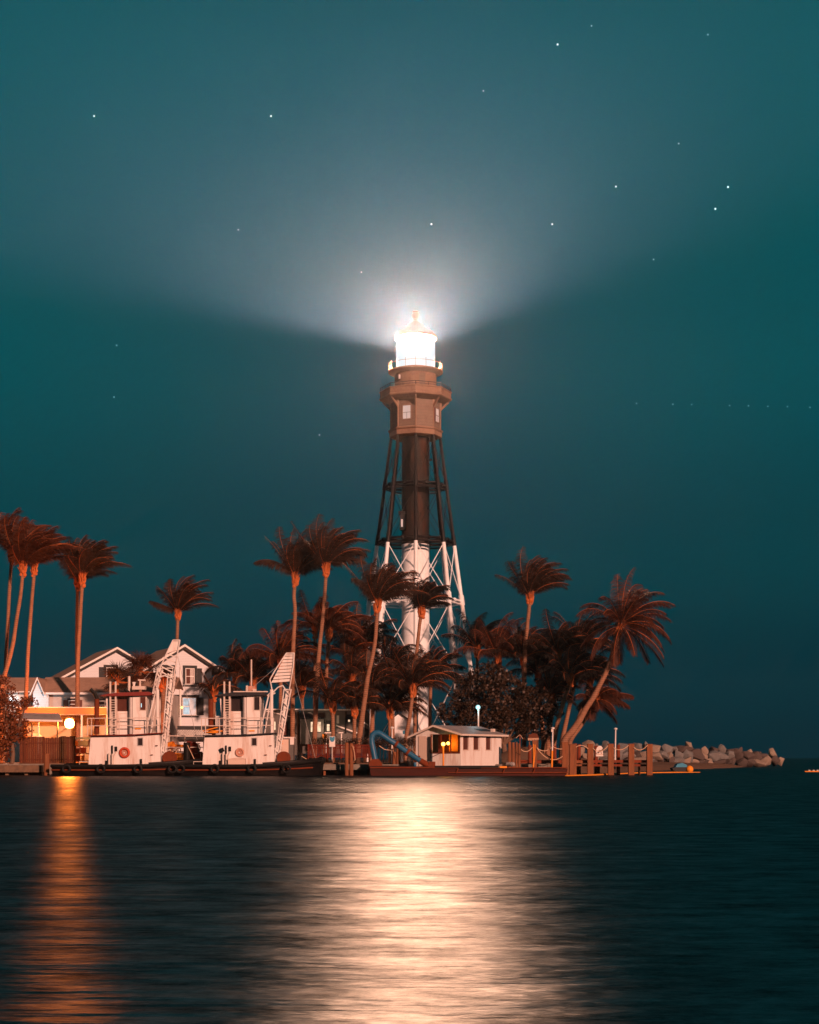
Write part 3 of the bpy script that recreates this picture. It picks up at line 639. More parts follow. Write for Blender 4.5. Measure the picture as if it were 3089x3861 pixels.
# ------------------------------------------------------------------ broadleaf tree, bushes, hedge
def leafcloud(mb, c, rad, n, s, rnd):
    vs = []; fs = []; m = 0
    for _ in range(n):
        while True:
            v = Vector((rnd.uniform(-1, 1), rnd.uniform(-1, 1), rnd.uniform(-1, 1)))
            if .25 < v.length < 1: break
        p = Vector(c) + Vector((v.x * rad[0], v.y * rad[1], v.z * rad[2]))
        a = Vector((rnd.gauss(0, 1), rnd.gauss(0, 1), rnd.gauss(0, 1))).normalized(); b = a.orthogonal().normalized(); a2 = a.cross(b)
        q = s * rnd.uniform(.6, 1.25)
        vs += [p + b * q, p + a2 * q * .8, p - b * q, p - a2 * q * .8]; fs.append((m, m + 1, m + 2, m + 3)); m += 4
    mb.add(vs, fs)
rnd = random.Random(11)
def tree(name, label, cat, blobs, Y, base_px, lm_, leaf_s, dens, tr=.25):
    base = Vector((PX(base_px, Y), Y, GZ)); rt_ = thing(name, label, cat, base)
    c = MB(); t = MB(); fork = base + Vector((0, 0, 1.6))
    t.tube([base - Vector((0, 0, .2)), base + Vector((.1, 0, .8)), fork], [tr * 1.2, tr, tr * .9], 8)
    for (x, y, rx, rz, dy) in blobs:
        q = P(x, y, Y + dy); sx_, sz_ = rx * Y / F, rz * Y / F
        for k in range(int(dens * 1.5 * sx_ * sz_)):
            a = rnd.uniform(0, 2 * math.pi); rr = rnd.random() ** .5
            cc = q + Vector((math.cos(a) * sx_ * rr, rnd.uniform(-1, 1) * sx_ * .7, math.sin(a) * sz_ * rr))
            u = rnd.uniform(.25, .75); leafcloud(c, cc, (u, u, u * .7), 20, leaf_s, rnd)
        mid = (fork + q) / 2 + Vector((rnd.uniform(-.4, .4), 0, rnd.uniform(0, .5)))
        t.tube([fork, mid, q], [tr * .6, tr * .35, .05], 6)
    part('trunk', t, M['bark'], rt_, None, True); part('crown', c, M[lm_], rt_)
tree('broadleaf_tree', 'wide dark broadleaf tree behind the barge cabin', 'tree',
     [(1840, 2560, 75, 60, 0), (1770, 2620, 70, 60, 1), (1900, 2620, 90, 70, -1), (1990, 2650, 90, 60, 0), (2060, 2680, 60, 50, 1), (1720, 2690, 60, 50, 0),
      (1830, 2700, 100, 60, -1), (1930, 2720, 90, 55, 0), (2010, 2745, 60, 40, 0)], 140, 1900, 'grape_leaf', .13, 22)
tree('shrub_tree', 'orange-lit leafy shrub tree at the left edge of the bank', 'tree',
     [(5, 2600, 45, 50, 0), (15, 2680, 60, 60, 0), (30, 2760, 55, 50, 0), (-10, 2820, 50, 50, 0), (100, 2650, 35, 20, -.5), (75, 2740, 35, 30, 0)], 129, 45, 'bush_leaf', .10, 30, .16)
hg = MB(); rnd = random.Random(5)
for i in range(150):
    x = 1180 + 385 * rnd.random(); leafcloud(hg, P(x, 2793 + rnd.uniform(-6, 18), 131 + rnd.uniform(-.5, .5)), (.4, .4, .28), 26, .055, rnd)
for i in range(30): x = 1185 + 13 * i; hg.bar(Vector((PX(x, 131), 131, GZ - .1)), P(x + 5, 2790, 131), .03, 4)
single('hedge', 'clipped green hedge along the back of the red picket fence', 'hedge', hg, M['grape_leaf'], (PX(1380, 131), 131, GZ))

# ------------------------------------------------------------------ buildings
def window(X, x0, x1, z0, z1, y, root, pane, frame='white_trim', sur=None, shut=(), sm=None, mid=True, parent_name='window', blinds=False):
    """y is the outer wall face in the local frame, with the outside towards -y"""
    f = MB(X); t = .07
    f.box(x0 - t, x0, y - .07, y + .03, z0, z1).box(x1, x1 + t, y - .07, y + .03, z0, z1)
    f.box(x0 - t, x1 + t, y - .07, y + .03, z1, z1 + t).box(x0 - t - .05, x1 + t + .05, y - .12, y + .03, z0 - t, z0)
    if mid: f.box(x0, x1, y - .05, y + .03, (z0 + z1) / 2 - .03, (z0 + z1) / 2 + .03)
    f = part(parent_name, f, M[frame], root)
    part('pane', MB(X).box(x0, x1, y - .02, y + .02, z0, z1), pane, f)
    if blinds:
        s_ = MB(X); k = int((z1 - z0) / .1)
        for i in range(k): s_.box(x0 + (x1 - x0) * .52, x1 - .03, y - .035, y - .024, z0 + .04 + i * .1, z0 + .10 + i * .1)
        part('blind', s_, M['white_trim'], f)
    if sur:
        s_ = MB(X); q = t + .002; u = .26
        s_.box(x0 - q - u, x0 - q, y - .05, y + .02, z0 - q, z1 + q + u).box(x1 + q, x1 + q + u, y - .05, y + .02, z0 - q, z1 + q + u)
        s_.box(x0 - q, x1 + q, y - .05, y + .02, z1 + q, z1 + q + u).box(x0 - q - u, x1 + q + u, y - .055, y + .02, z0 - q - .2, z0 - q - .055)
        part('surround', s_, M[sur], f)
        q += u
    else: q = t + .01
    for sd in shut:
        a, b2 = (x0 - q - .48, x0 - q - .02) if sd < 0 else (x1 + q + .02, x1 + q + .48)
        part('shutter', MB(X).box(a, b2, y - .08, y + .01, z0 - .05, z1 + .08), M[sm or 'dark_trim'], root)
def gable_house(label, apex, yaw, whw, rhw_l, rhw_r, slope, depth, name='gabled_house'):
    X = Matrix.Translation((apex.x, apex.y, GZ)) @ Matrix.Rotation(yaw, 4, 'Z'); H = apex.z - GZ
    root = thing(name, label, 'house', (apex.x, apex.y, GZ))
    wl, wr = whw; t = .16
    hl, hr = H - slope * wl - .18, H - slope * wr - .18
    part('wall', MB(X).prism([(-wl, 0), (wr, 0), (wr, hr), (0, H - .18), (-wl, hl)], 0, depth), M['clapboard'], root)
    rf = MB(X); o = .55
    rf.slab([(0, -o, H), (0, depth + .3, H), (-rhw_l, depth + .3, H - slope * rhw_l), (-rhw_l, -o, H - slope * rhw_l)], t)
    rf.slab([(0.004, -o, H), (0.004, depth + .3, H), (rhw_r, depth + .3, H - slope * rhw_r), (rhw_r, -o, H - slope * rhw_r)], t)
    rf = part('roof', rf, M['shingle'], root)
    tr = MB(X); y0, y1 = -o - .05, -o - .004
    for sg, hw in ((-1, rhw_l), (1, rhw_r)):
        tr.prism([(0, H + .02), (sg * hw, H - slope * hw + .02), (sg * hw, H - slope * hw - .20), (0, H - .20)], y0, y1)
    part('gable_trim', tr, M['white_trim'], rf)
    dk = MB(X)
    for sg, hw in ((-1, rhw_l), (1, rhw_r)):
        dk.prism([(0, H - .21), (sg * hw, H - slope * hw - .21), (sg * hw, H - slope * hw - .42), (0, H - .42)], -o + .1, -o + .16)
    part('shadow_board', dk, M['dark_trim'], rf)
    return root, X
# house B: gable with lit windows
aB = P(691, 2431, 152); yaw = R(24); cs = math.cos(yaw)
rB, XB = gable_house('white clapboard house with two lit windows under a broad gable', aB, yaw, (2.9, 2.80), 4.1, 4.15, .62, 9.5)
def lx(px, ap, Y): return (px - CX) * Y / F / 1.0
def loc(px, apx, s=39.5): return (px - apx) / s / cs
def lz(py, Y): return PZ(py, Y) - GZ
window(XB, loc(701, 691), loc(728, 691), lz(2578, 152), lz(2522, 152), 0, rB, M['glass_brown'], sur='dark_trim', shut=(1,), blinds=True)
window(XB, loc(628, 691), loc(652, 691), lz(2578, 152), lz(2522, 152), 0, rB, M['glass_dark'], sur='dark_trim')
window(XB, loc(624, 691), loc(668, 691), lz(2694, 152), lz(2633, 152), 0, rB, E['win_cool'], sur='dark_trim', shut=(-1,), blinds=True)
window(XB, loc(690, 691), loc(734, 691), lz(2694, 152), lz(2633, 152), 0, rB, E['win_cool'], sur='dark_trim', shut=(1,), blinds=True)
part('downspout', MB(XB).box(loc(677, 691), loc(683, 691), -.14, -.02, lz(2752, 152), lz(2515, 152)), M['white_trim'], rB)
pb = MB(XB).box(-3.4, 4.2, -1.0, -.004, lz(2752, 152), lz(2738, 152))
part('porch_deck', pb, M['dark_trim'], rB)
lt = MB(XB); zb, zt = lz(2776, 152), lz(2752, 152) - .01; h = zt - zb
for i in range(46):
    x = -3.3 + i * .165
    lt.slab([(x, -.98, zb), (x + .05, -.98, zb), (x + .05 + h, -.98, zt), (x + h, -.98, zt)], .02)
    lt.slab([(x + h, -.95, zb), (x + .05 + h, -.95, zb), (x + .05, -.95, zt), (x, -.95, zt)], .02)
lt.box(-3.4, 4.2, -.99, -.94, zb - .05, zb)
part('lattice_shade_panel', MB(XB).box(-3.38, 4.18, -.90, -.86, zb - .3, zt), M['dark_trim'], rB)  # added dark panel standing in for shade behind the lattice
part('lattice', lt, M['white_trim'], rB, 'white diagonal lattice skirt')
rl = MB(XB)
for i in range(12): rl.box(2.95 + i * .12, 3.0 + i * .12, -.6, -.56, lz(2738, 152), lz(2702, 152))
rl.box(2.9, 4.4, -.63, -.53, lz(2702, 152), lz(2699, 152)); rl.box(2.9, 3.05, -.65, -.5, 0, lz(2530, 152) - .6).box(4.15, 4.3, -.65, -.5, 0, lz(2560, 152))
part('porch_railing', rl, M['white_trim'], rB)
lampo = MB(XB).ball((loc(685, 691), -.15, lz(2668, 152)), .09, 6); part('wall_lamp', lampo, E['amber'], rB)
# house A
aA = P(437.6, 2441, 162)
rA, XA = gable_house('left of the two white gabled houses, half behind the other roof', aA, yaw, (5.2, 3.2), 5.7, 3.6, .56, 8.5)
window(XA, -.95, -.1, lz(2578, 162), lz(2520, 162), 0, rA, M['glass_dark'], sur='dark_trim', shut=(-1,))
part('wall_light_panel', MB(XA).box(-4.6, -4.4, -.1, -.01, 3, 5), M['white_trim'], rA)
# house C: long low wing with a small cross gable
Y = 146; rC = thing('low_house', 'long low house wing with brown shingle roof and small blue-lit gable', 'house', (PX(300, Y), Y, GZ))
def xz(px, py, y=Y): return PX(px, y), PZ(py, y)
x0, x1 = PX(128, Y), PX(640, Y); zt = PZ(2617, Y)
part('wall', MB().box(x0, x1, Y, Y + 7, GZ - .2, zt), M['plaster'], rC)
ze, zr = PZ(2612, Y - .5), PZ(2554, Y + 3.5)
rf = MB().slab([(PX(165, Y) - .1, Y - .55, ze), (x1 + .4, Y - .55, ze), (x1 + .4, Y + 3.5, zr), (PX(138, Y), Y + 3.5, zr)], .14)
rf.slab([(PX(138, Y), Y + 3.504, zr), (x1 + .4, Y + 3.504, zr), (x1 + .4, Y + 7.6, ze), (PX(138, Y), Y + 7.6, ze)], .14)
rf = part('roof', rf, M['shingle'], rC)
part('gutter', MB().box(PX(168, Y), x1 + .4, Y - .68, Y - .56, ze - .17, ze + .02), M['white_trim'], rf)
# cross gable
gx0, gx1, gxa = PX(113, Y - .8), PX(168, Y - .8), PX(140.5, Y - .8); ga, gf = PZ(2554, Y - .8), PZ(2618, Y - .8)
part('gable_wall', MB().prism([(gx0 + .2, GZ - .2), (gx1 + .28, GZ - .2), (gx1 + .28, gf - .1), (gx1 - .12, gf + .1), (gxa, ga - .25), (gx0 + .2, gf + .1)], Y - .45, Y - .004), M['clapboard'], rC)
gt = MB()
gt.slab([(gxa, Y - .8, ga), (gxa, Y + 3, ga), (gx0, Y + 3, gf), (gx0, Y - .8, gf)], .1).slab([(gxa + .004, Y - .8, ga), (gxa + .004, Y + 3, ga), (gx1, Y + 3, gf), (gx1, Y - .8, gf)], .1)
part('gable_roof', gt, M['shingle'], rC)
gt = MB()
for s_, e_ in ((gx0, gf), (gx1, gf)): gt.prism([(gxa, ga + .03), (s_, e_ + .03), (s_, e_ - .14), (gxa, ga - .17)], Y - .86, Y - .804)
part('gable_trim', gt, M['white_trim'], rC)
part('downspout', MB().tube([(PX(183, Y), Y - .6, ze - .15), (PX(178, Y), Y - .3, ze - .7), (PX(178, Y), Y - .52, 3)], .06, 6), M['white_trim'], rC)
window(None, PX(262, Y), PX(287, Y), PZ(2668, Y), PZ(2643, Y), Y, rC, M['glass_brown'], shut=(-1, 1), sm='brown_shutter')
window(None, PX(372, Y), PX(395, Y), PZ(2672, Y), PZ(2645, Y), Y, rC, M['glass_dark'])
part('window_hood', MB().box(PX(255, Y), PX(294, Y), Y - .15, Y - .004, PZ(2640, Y), PZ(2634, Y)).box(PX(368, Y), PX(397, Y), Y - .15, Y - .004, PZ(2641, Y), PZ(2634, Y)), M['dark_trim'], rC)
# house D at the far left
Y = 152; rD = thing('low_house', 'low house at the far left, roof behind the palm trunks', 'house', (PX(20, Y), Y, GZ))
part('wall', MB().box(PX(-160, Y), PX(118, Y), Y, Y + 6, GZ - .2, PZ(2610, Y)), M['plaster'], rD)
rf = MB().slab([(PX(-170, Y), Y - .5, PZ(2607, Y)), (PX(118, Y), Y - .5, PZ(2607, Y)), (PX(118, Y), Y + 3.5, PZ(2555, Y + 3.5)), (PX(-170, Y), Y + 3.5, PZ(2555, Y + 3.5))], .14)
rf = part('roof', rf, M['shingle'], rD)
part('gutter', MB().box(PX(-170, Y), PX(118, Y), Y - .62, Y - .51, PZ(2612, Y), PZ(2607, Y)), M['white_trim'], rf)
fx = MB()
for i in range(3): fx.ball(P(41 + 9 * i, 2636, Y - .35), .13, 6)
fx.box(PX(36, Y), PX(66, Y), Y - .3, Y - .01, PZ(2642, Y), PZ(2639, Y))
part('flood_lamps', fx, E['white_bulb'], rD)
lamp('house_floodlight', 'POINT', P(100, 2650, 143.5), (.62, .88, 1.0), 130, .15)
# open shed with orange fascia
Y = 139; rS = thing('open_shed', 'open-fronted shed with an orange-lit flat roof edge', 'shed', (PX(250, Y), Y, GZ))
rf = MB().box(PX(62, Y), PX(520, Y), Y, Y + 5.2, PZ(2693, Y), PZ(2669, Y))
part('roof', rf, M['fascia_orange'], rS)
part('roof_flashing', MB().box(PX(60, Y), PX(522, Y), Y - .04, Y - .004, PZ(2669, Y), PZ(2666, Y)), M['white_trim'], rS)
wl = MB().box(PX(60, Y), PX(520, Y), Y + 3.2, Y + 3.4, GZ - .1, PZ(2693, Y) - .01); part('back_wall', wl, M['ochre_wall'], rS)
ps = MB()
ps = [part('post', MB().box(PX(x, Y), PX(x + 6, Y), Y + .1, Y + .26, GZ - .1, PZ(2693, Y) - .01), M['white_trim'], rS) for x in (90, 304, 400)]
part('ceiling_board', MB().box(PX(64, Y), PX(518, Y), Y + .1, Y + 3.1, PZ(2693, Y) - .05, PZ(2693, Y) - .004), M['white_trim'], rS)
# lean-to roof
Y = 134; rL = thing('lean_to', 'small lean-to shelter with a sloping roof beside the floodlight', 'shelter', (PX(150, Y), Y, GZ))
part('roof', MB().slab([(PX(62, Y), Y + 2, PZ(2688, Y + 2)), (PX(203, Y), Y + 2, PZ(2690, Y + 2)), (PX(234, Y), Y, PZ(2716, Y)), (PX(50, Y), Y, PZ(2712, Y))], .12), M['metal_roof'], rL)
part('roof_edge', MB().slab([(PX(50, Y), Y - .05, PZ(2711, Y)), (PX(235, Y), Y - .05, PZ(2715, Y)), (PX(235, Y), Y - .005, PZ(2715, Y)), (PX(50, Y), Y - .005, PZ(2711, Y))], .16), M['white_trim'], rL)
for x in (115, 140, 211): part('post', MB().box(PX(x, Y), PX(x + 4, Y), Y + .3, Y + .4, GZ - .1, PZ(2722, Y)), M['white_trim'] if x == 140 else M['dark_trim'], rL)
single('work_bench', 'pale slanted bench top under the lean-to roof', 'bench', MB().slab([P(120, 2765, 135), P(146, 2765, 135), P(162, 2778, 134.2), P(120, 2778, 134.2)], .08).box(PX(124, 135), PX(128, 135), 134.6, 134.7, GZ, PZ(2772, 135)).box(PX(152, 135), PX(156, 135), 134.6, 134.7, GZ, PZ(2775, 135)), M['white_trim'], P(140, 2780, 135))
# the big sodium floodlight
fl = thing('floodlight', 'dazzling orange floodlight under the shed roof edge', 'lamp', P(262, 2728, 136.5))
c = P(262, 2728, 136.5)
part('bulb', MB().lathe((c.x, c.y, c.z), [(.02, -.42), (.28, -.36), (.40, -.12), (.40, .12), (.28, .36), (.02, .42)], 20), E['sodium'], fl, None, True)
part('housing', MB().box(c.x - .3, c.x + .3, c.y + .02, c.y + .3, c.z + .40, c.z + .52).box(c.x - .04, c.x + .04, c.y + .1, c.y + 2.6, c.z + .52, c.z + .60), M['dark_trim'], fl)
lamp('floodlight_lamp', 'POINT', (c.x, c.y - .55, c.z), (1.0, .21, .025), 6000, .3)
# white shed at the tower foot
sh = thing('oil_house', 'small white shed glowing behind palms at the tower foot', 'shed', P(1507, 2800, 150))
part('wall', MB().prism([(PX(1474, 150), GZ - .1), (PX(1540, 150), GZ - .1), (PX(1540, 150), PZ(2712, 150)), (PX(1505, 150), PZ(2690, 150)), (PX(1474, 150), PZ(2712, 150))], 150, 153), M['white_iron'], sh)
part('roof', MB().slab([(PX(1505, 150), 149.8, PZ(2687, 150)), (PX(1505, 150), 153.2, PZ(2687, 150)), (PX(1468, 150), 153.2, PZ(2713, 150)), (PX(1468, 150), 149.8, PZ(2713, 150))], .1)
     .slab([(PX(1505, 150) + .004, 149.8, PZ(2687, 150)), (PX(1505, 150) + .004, 153.2, PZ(2687, 150)), (PX(1546, 150), 153.2, PZ(2713, 150)), (PX(1546, 150), 149.8, PZ(2713, 150))], .1), M['dark_trim'], sh)
part('window', MB().box(PX(1520, 150), PX(1535, 150), 149.93, 150.02, PZ(2768, 150), PZ(2755, 150)), M['sign_blue'], sh)

# ------------------------------------------------------------------ trailers
def trailer(label, xa, xb, Y, top, bot, seed):
    X0, X1, zt, zb = PX(xa, Y), PX(xb, Y), PZ(top, Y), PZ(bot, Y)
    r = thing('travel_trailer', label, 'trailer', ((X0 + X1) / 2, Y, GZ), 'travel trailers behind the fence')
    part('body', MB().prism([(X0, zb), (X1, zb), (X1, zt - .25), (X1 - .2, zt), (X0 + .2, zt), (X0, zt - .25)], Y, Y + 2.6), M['trailer_grey'], r)
    part('roof_edge', MB().box(X0 - .05, X1 + .05, Y - .14, Y - .004, zt - .02, zt + .10), M['white_trim'], r, 'pale rolled awning along the roof edge')
    for f in (.12, .32): 
        cxx = X0 + (X1 - X0) * f
        w_ = MB().lathe((cxx, Y - .12, GZ + .36), [(.36, 0), (.36, .24)], 20, axis='Y'); part('wheel', w_, M['rubber'], r)
    for f in (.04, .9): part('support', MB().box(X0 + (X1 - X0) * f, X0 + (X1 - X0) * f + .12, Y + .3, Y + .42, GZ - .05, zb), M['galv'], r)
    return r
Y = 139
t1 = trailer('grey travel trailer left, with an arched door and slanting white stripe', 1000, 1128, Y, 2677, 2848, 1)
def tri(r, px, Yf, m, name, mk='x', lab=None): return part(name, MB().pprism(px, Yf, Yf + .03), m, r, lab)
tri(t1, [(1002, 2682), (1010, 2680), (1102, 2702), (1102, 2706)], Y - .02, M['white_trim'], 'stripe')
tri(t1, [(1060, 2722), (1066, 2716), (1082, 2716), (1087, 2722), (1087, 2778), (1060, 2778)], Y - .03, M['dark_trim'], 'door_frame')
tri(t1, [(1065, 2726), (1082, 2726), (1082, 2772), (1065, 2772)], Y - .055, M['brown_shutter'], 'door')
tri(t1, [(1086, 2748), (1128, 2768), (1128, 2774), (1086, 2752)], Y - .025, M['dark_trim'], 'swoosh')
for x in (1103, 1125): part('awning_arm', MB().bar(P(x, 2683, Y - .1), P(x, 2766 if x == 1103 else 2808, Y - .1), .07, 4), M['dark_trim'], t1)
w_ = tri(t1, [(1028, 2721), (1039, 2721), (1039, 2752), (1028, 2752)], Y - .03, E['win_warm'], 'window')
t2 = trailer('grey travel trailer right, with a bright lit window and white swooshes', 1129.5, 1392, Y, 2678, 2842, 2)
part('slide_out', MB().pbox(1132, 1222, 2712, 2806, Y - .6, Y - .004), M['trailer_grey'], t2)
part('slide_trim', MB().pbox(1130, 1224, 2708, 2712, Y - .64, Y - .01).pbox(1172, 1176, 2716, 2762, Y - .63, Y - .604), M['dark_trim'], t2)
part('window', MB().pbox(1172, 1210, 2722, 2760, Y - .64, Y - .605), E['win_warm'], t2, 'bright warm window')
part('window_bar', MB().pbox(1189, 1192, 2722, 2762, Y - .67, Y - .645).pbox(1170, 1212, 2760, 2763, Y - .67, Y - .645), M['dark_trim'], t2)
part('window', MB().pbox(1233, 1243, 2731, 2757, Y - .03, Y - .006), E['win_warm'], t2)
part('window_frame', MB().pbox(1228, 1248, 2717, 2764, Y - .02, Y - .004), M['dark_trim'], t2)
part('window', MB().pbox(1270, 1279, 2698, 2728, Y - .03, Y - .006), M['trailer_white'], t2, 'pale slim window')
part('window', MB().pbox(1308, 1328, 2694, 2724, Y - .03, Y - .006), M['glass_dark'], t2, 'dark square window')
part('lit_corner', MB().pbox(1313, 1320, 2714, 2722, Y - .05, Y - .032), E['win_warm'], t2)
tri(t2, [(1160, 2687), (1172, 2686), (1212, 2708), (1207, 2708)], Y - .02, M['white_trim'], 'stripe')
tri(t2, [(1268, 2733), (1268, 2738), (1352, 2768), (1352, 2763)], Y - .02, M['white_trim'], 'stripe')
tri(t2, [(1268, 2740), (1268, 2744), (1352, 2778), (1352, 2772)], Y - .02, M['dark_trim'], 'stripe')
tri(t2, [(1362, 2715), (1362, 2722), (1389, 2737), (1389, 2732)], Y - .02, M['white_trim'], 'stripe')
tri(t2, [(1356, 2735), (1392, 2752), (1392, 2842), (1356, 2842)], Y - .03, M['dark_trim'], 'dark_nose')
for x in (1304,): part('awning_arm', MB().bar(P(x, 2683, Y - .1), P(x, 2765, Y - .1), .07, 4), M['dark_trim'], t2)
single('outdoor_counter', 'white-topped outdoor counter in front of the lit trailer window', 'counter', MB().pbox(1222, 1294, 2761, 2765, 136, 137).pbox(1228, 1232, 2765, 2840, 136.1, 136.2).pbox(1286, 1290, 2765, 2840, 136.1, 136.2), M['white_trim'], P(1258, 2840, 136.5))
single('grill', 'small orange-glowing cooker beside the trailer slide-out', 'cooker', MB().pbox(1216, 1232, 2768, 2784, 135.4, 135.9).pbox(1219, 1221, 2784, 2845, 135.5, 135.6).pbox(1227, 1229, 2784, 2845, 135.5, 135.6), M['orange'], P(1224, 2845, 135.6))
lamp('trailer_lamp', 'POINT', P(1214, 2745, 137.2), (1.0, .66, .42), 60, .1)
# picket fence
Y = 128.5; pf = thing('picket_fence', 'low dark red picket fence in front of the trailers', 'fence', (PX(1280, Y), Y, GZ))
pk = MB()
for i in range(54): x = 1162 + i * 4.6; pk.pbox(x, x + 2.6, 2812, 2858, Y, Y + .03)
part('pickets', pk, M['fence_red'], pf)
part('rails', MB().pbox(1160, 1412, 2808, 2812, Y - .03, Y + .06).pbox(1160, 1412, 2820, 2823, Y + .035, Y + .09).pbox(1160, 1412, 2852, 2855, Y + .035, Y + .09), M['fence_red'], pf)
for x in (1160, 1232, 1284, 1340, 1408): part('post', MB().pbox(x, x + 5, 2806, 2862, Y - .06, Y - .032), M['fence_red'], pf)
sg = thing('notice_sign', 'white notice with a blue shape hanging over the red fence', 'sign', P(1253, 2815, 128.2))
part('board', MB().pbox(1242, 1264, 2777, 2816, 128.2, 128.24), M['sign_white'], sg)
part('blue_shape', MB().pprism([(1243, 2779), (1249, 2778), (1253, 2781), (1257, 2778), (1263, 2779), (1262, 2790), (1257, 2797), (1249, 2797), (1244, 2790)], 128.18, 128.197), M['sign_blue'], sg)
part('post', MB().pbox(1251, 1255, 2816, 2880, 128.25, 128.3), M['galv'], sg)
# wooden privacy fence at left
Y = 130; wf_ = thing('board_fence', 'tall brown board fence in front of the floodlit shed', 'fence', (PX(180, Y), Y, GZ))
fb_ = MB(); rnd = random.Random(8)
for i in range(30):
    x = 74 + i * 7; tp = 2779 + rnd.uniform(-2, 2) + (3 if x > 160 else 0) - (5 if x > 215 else 0); fb_.pbox(x, x + 6.4, tp, 2882, Y + rnd.uniform(0, .02), Y + .05)
part('boards', fb_, M['fence_wood'], wf_)
part('rails', MB().pbox(72, 284, 2800, 2804, Y - .05, Y - .004).pbox(72, 284, 2862, 2866, Y - .05, Y - .004), M['fence_wood'], wf_)
for x in (90, 162, 250): part('post', MB().pbox(x, x + 6, 2778, 2884, Y - .14, Y - .054), M['fence_wood'], wf_)
# stacked gear right of the fence
sh_ = thing('gear_shelf', 'cluttered shelf with a bright white top between fence and first tugboat', 'shelf', P(308, 2880, 131))
part('top', MB().pbox(277, 342, 2780, 2788, 130.6, 131.4), M['white_trim'], sh_)
for z in (2812, 2840, 2868): part('shelf', MB().pbox(280, 340, z, z + 3, 130.7, 131.3), M['dock_wood'], sh_)
for x in (279, 336): part('upright', MB().pbox(x, x + 3, 2788, 2880, 130.75, 131.2), M['fence_wood'], sh_)
rnd = random.Random(3)
for (a, b2, c_, d2, mm, nm) in ((283, 291, 2794, 2812, 'orange', 'orange can on the top shelf between fence and boat'), (294, 332, 2792, 2812, 'door_cream', 'pale carton on the top shelf between fence and boat'), (284, 297, 2822, 2840, 'dock_wood', 'brown box on the middle shelf between fence and boat'),
                     (302, 322, 2818, 2840, 'life_red', 'red bin on the middle shelf between fence and boat'), (284, 300, 2850, 2868, 'deck_red', 'dark red tub on the lower shelf between fence and boat'), (306, 316, 2848, 2868, 'orange', 'orange bucket on the lower shelf between fence and boat')):
    single('storage_box', nm, 'box', MB().pbox(a, b2, c_ + 2, d2 - .3, 130.75, 131.1).pbox(a - 1, b2 + 1, c_, c_ + 2, 130.72, 131.13), M[mm], P(a, d2, 130.9), 'gear on the shelf')
lamp('shelf_lamp', 'POINT', P(320, 2800, 130), (1.0, .45, .12), 12, .05)
# ------------------------------------------------------------------ left dock slab
dk = thing('concrete_dock', 'weathered concrete dock slab on short piles at the left edge', 'dock', (PX(60, 123), 123, 0))
part('slab', MB().box(PX(-80, 122.4), PX(156, 122.4), 122.4, 125, PZ(2912, 122.4), PZ(2886, 122.4)), M['concrete'], dk)
for x in (-30, 20, 92, 146): part('pile', MB().box(PX(x, 122.8), PX(x + 12, 122.8), 122.8, 123.2, -.6, PZ(2912, 122.4) - .004), M['concrete'], dk)
single('mooring_pile', 'single dark timber pile just off the left concrete dock', 'pile', MB().tube([P(176, 2930, 121), P(176, 2842, 121)], [.22, .2], 10), M['pile_wood'], P(176, 2925, 121), smooth=True)
rnd = random.Random(21)
for i, (x, lb) in enumerate(((8, 'flat pale stone lying on the left dock'), (48, 'jagged stone lying on the left dock by the shrub'))):
    m = MB(); m.prism([(PX(x, 123), PZ(2886, 123) + .02), (PX(x + 24, 123), PZ(2886, 123) + .02), (PX(x + 18, 123), PZ(2877, 123)), (PX(x + 6, 123), PZ(2879 - 4 * i, 123))], 123, 123.5); single('dock_stone', lb, 'stone', m, M['rock_warm'], P(x, 2886, 123))

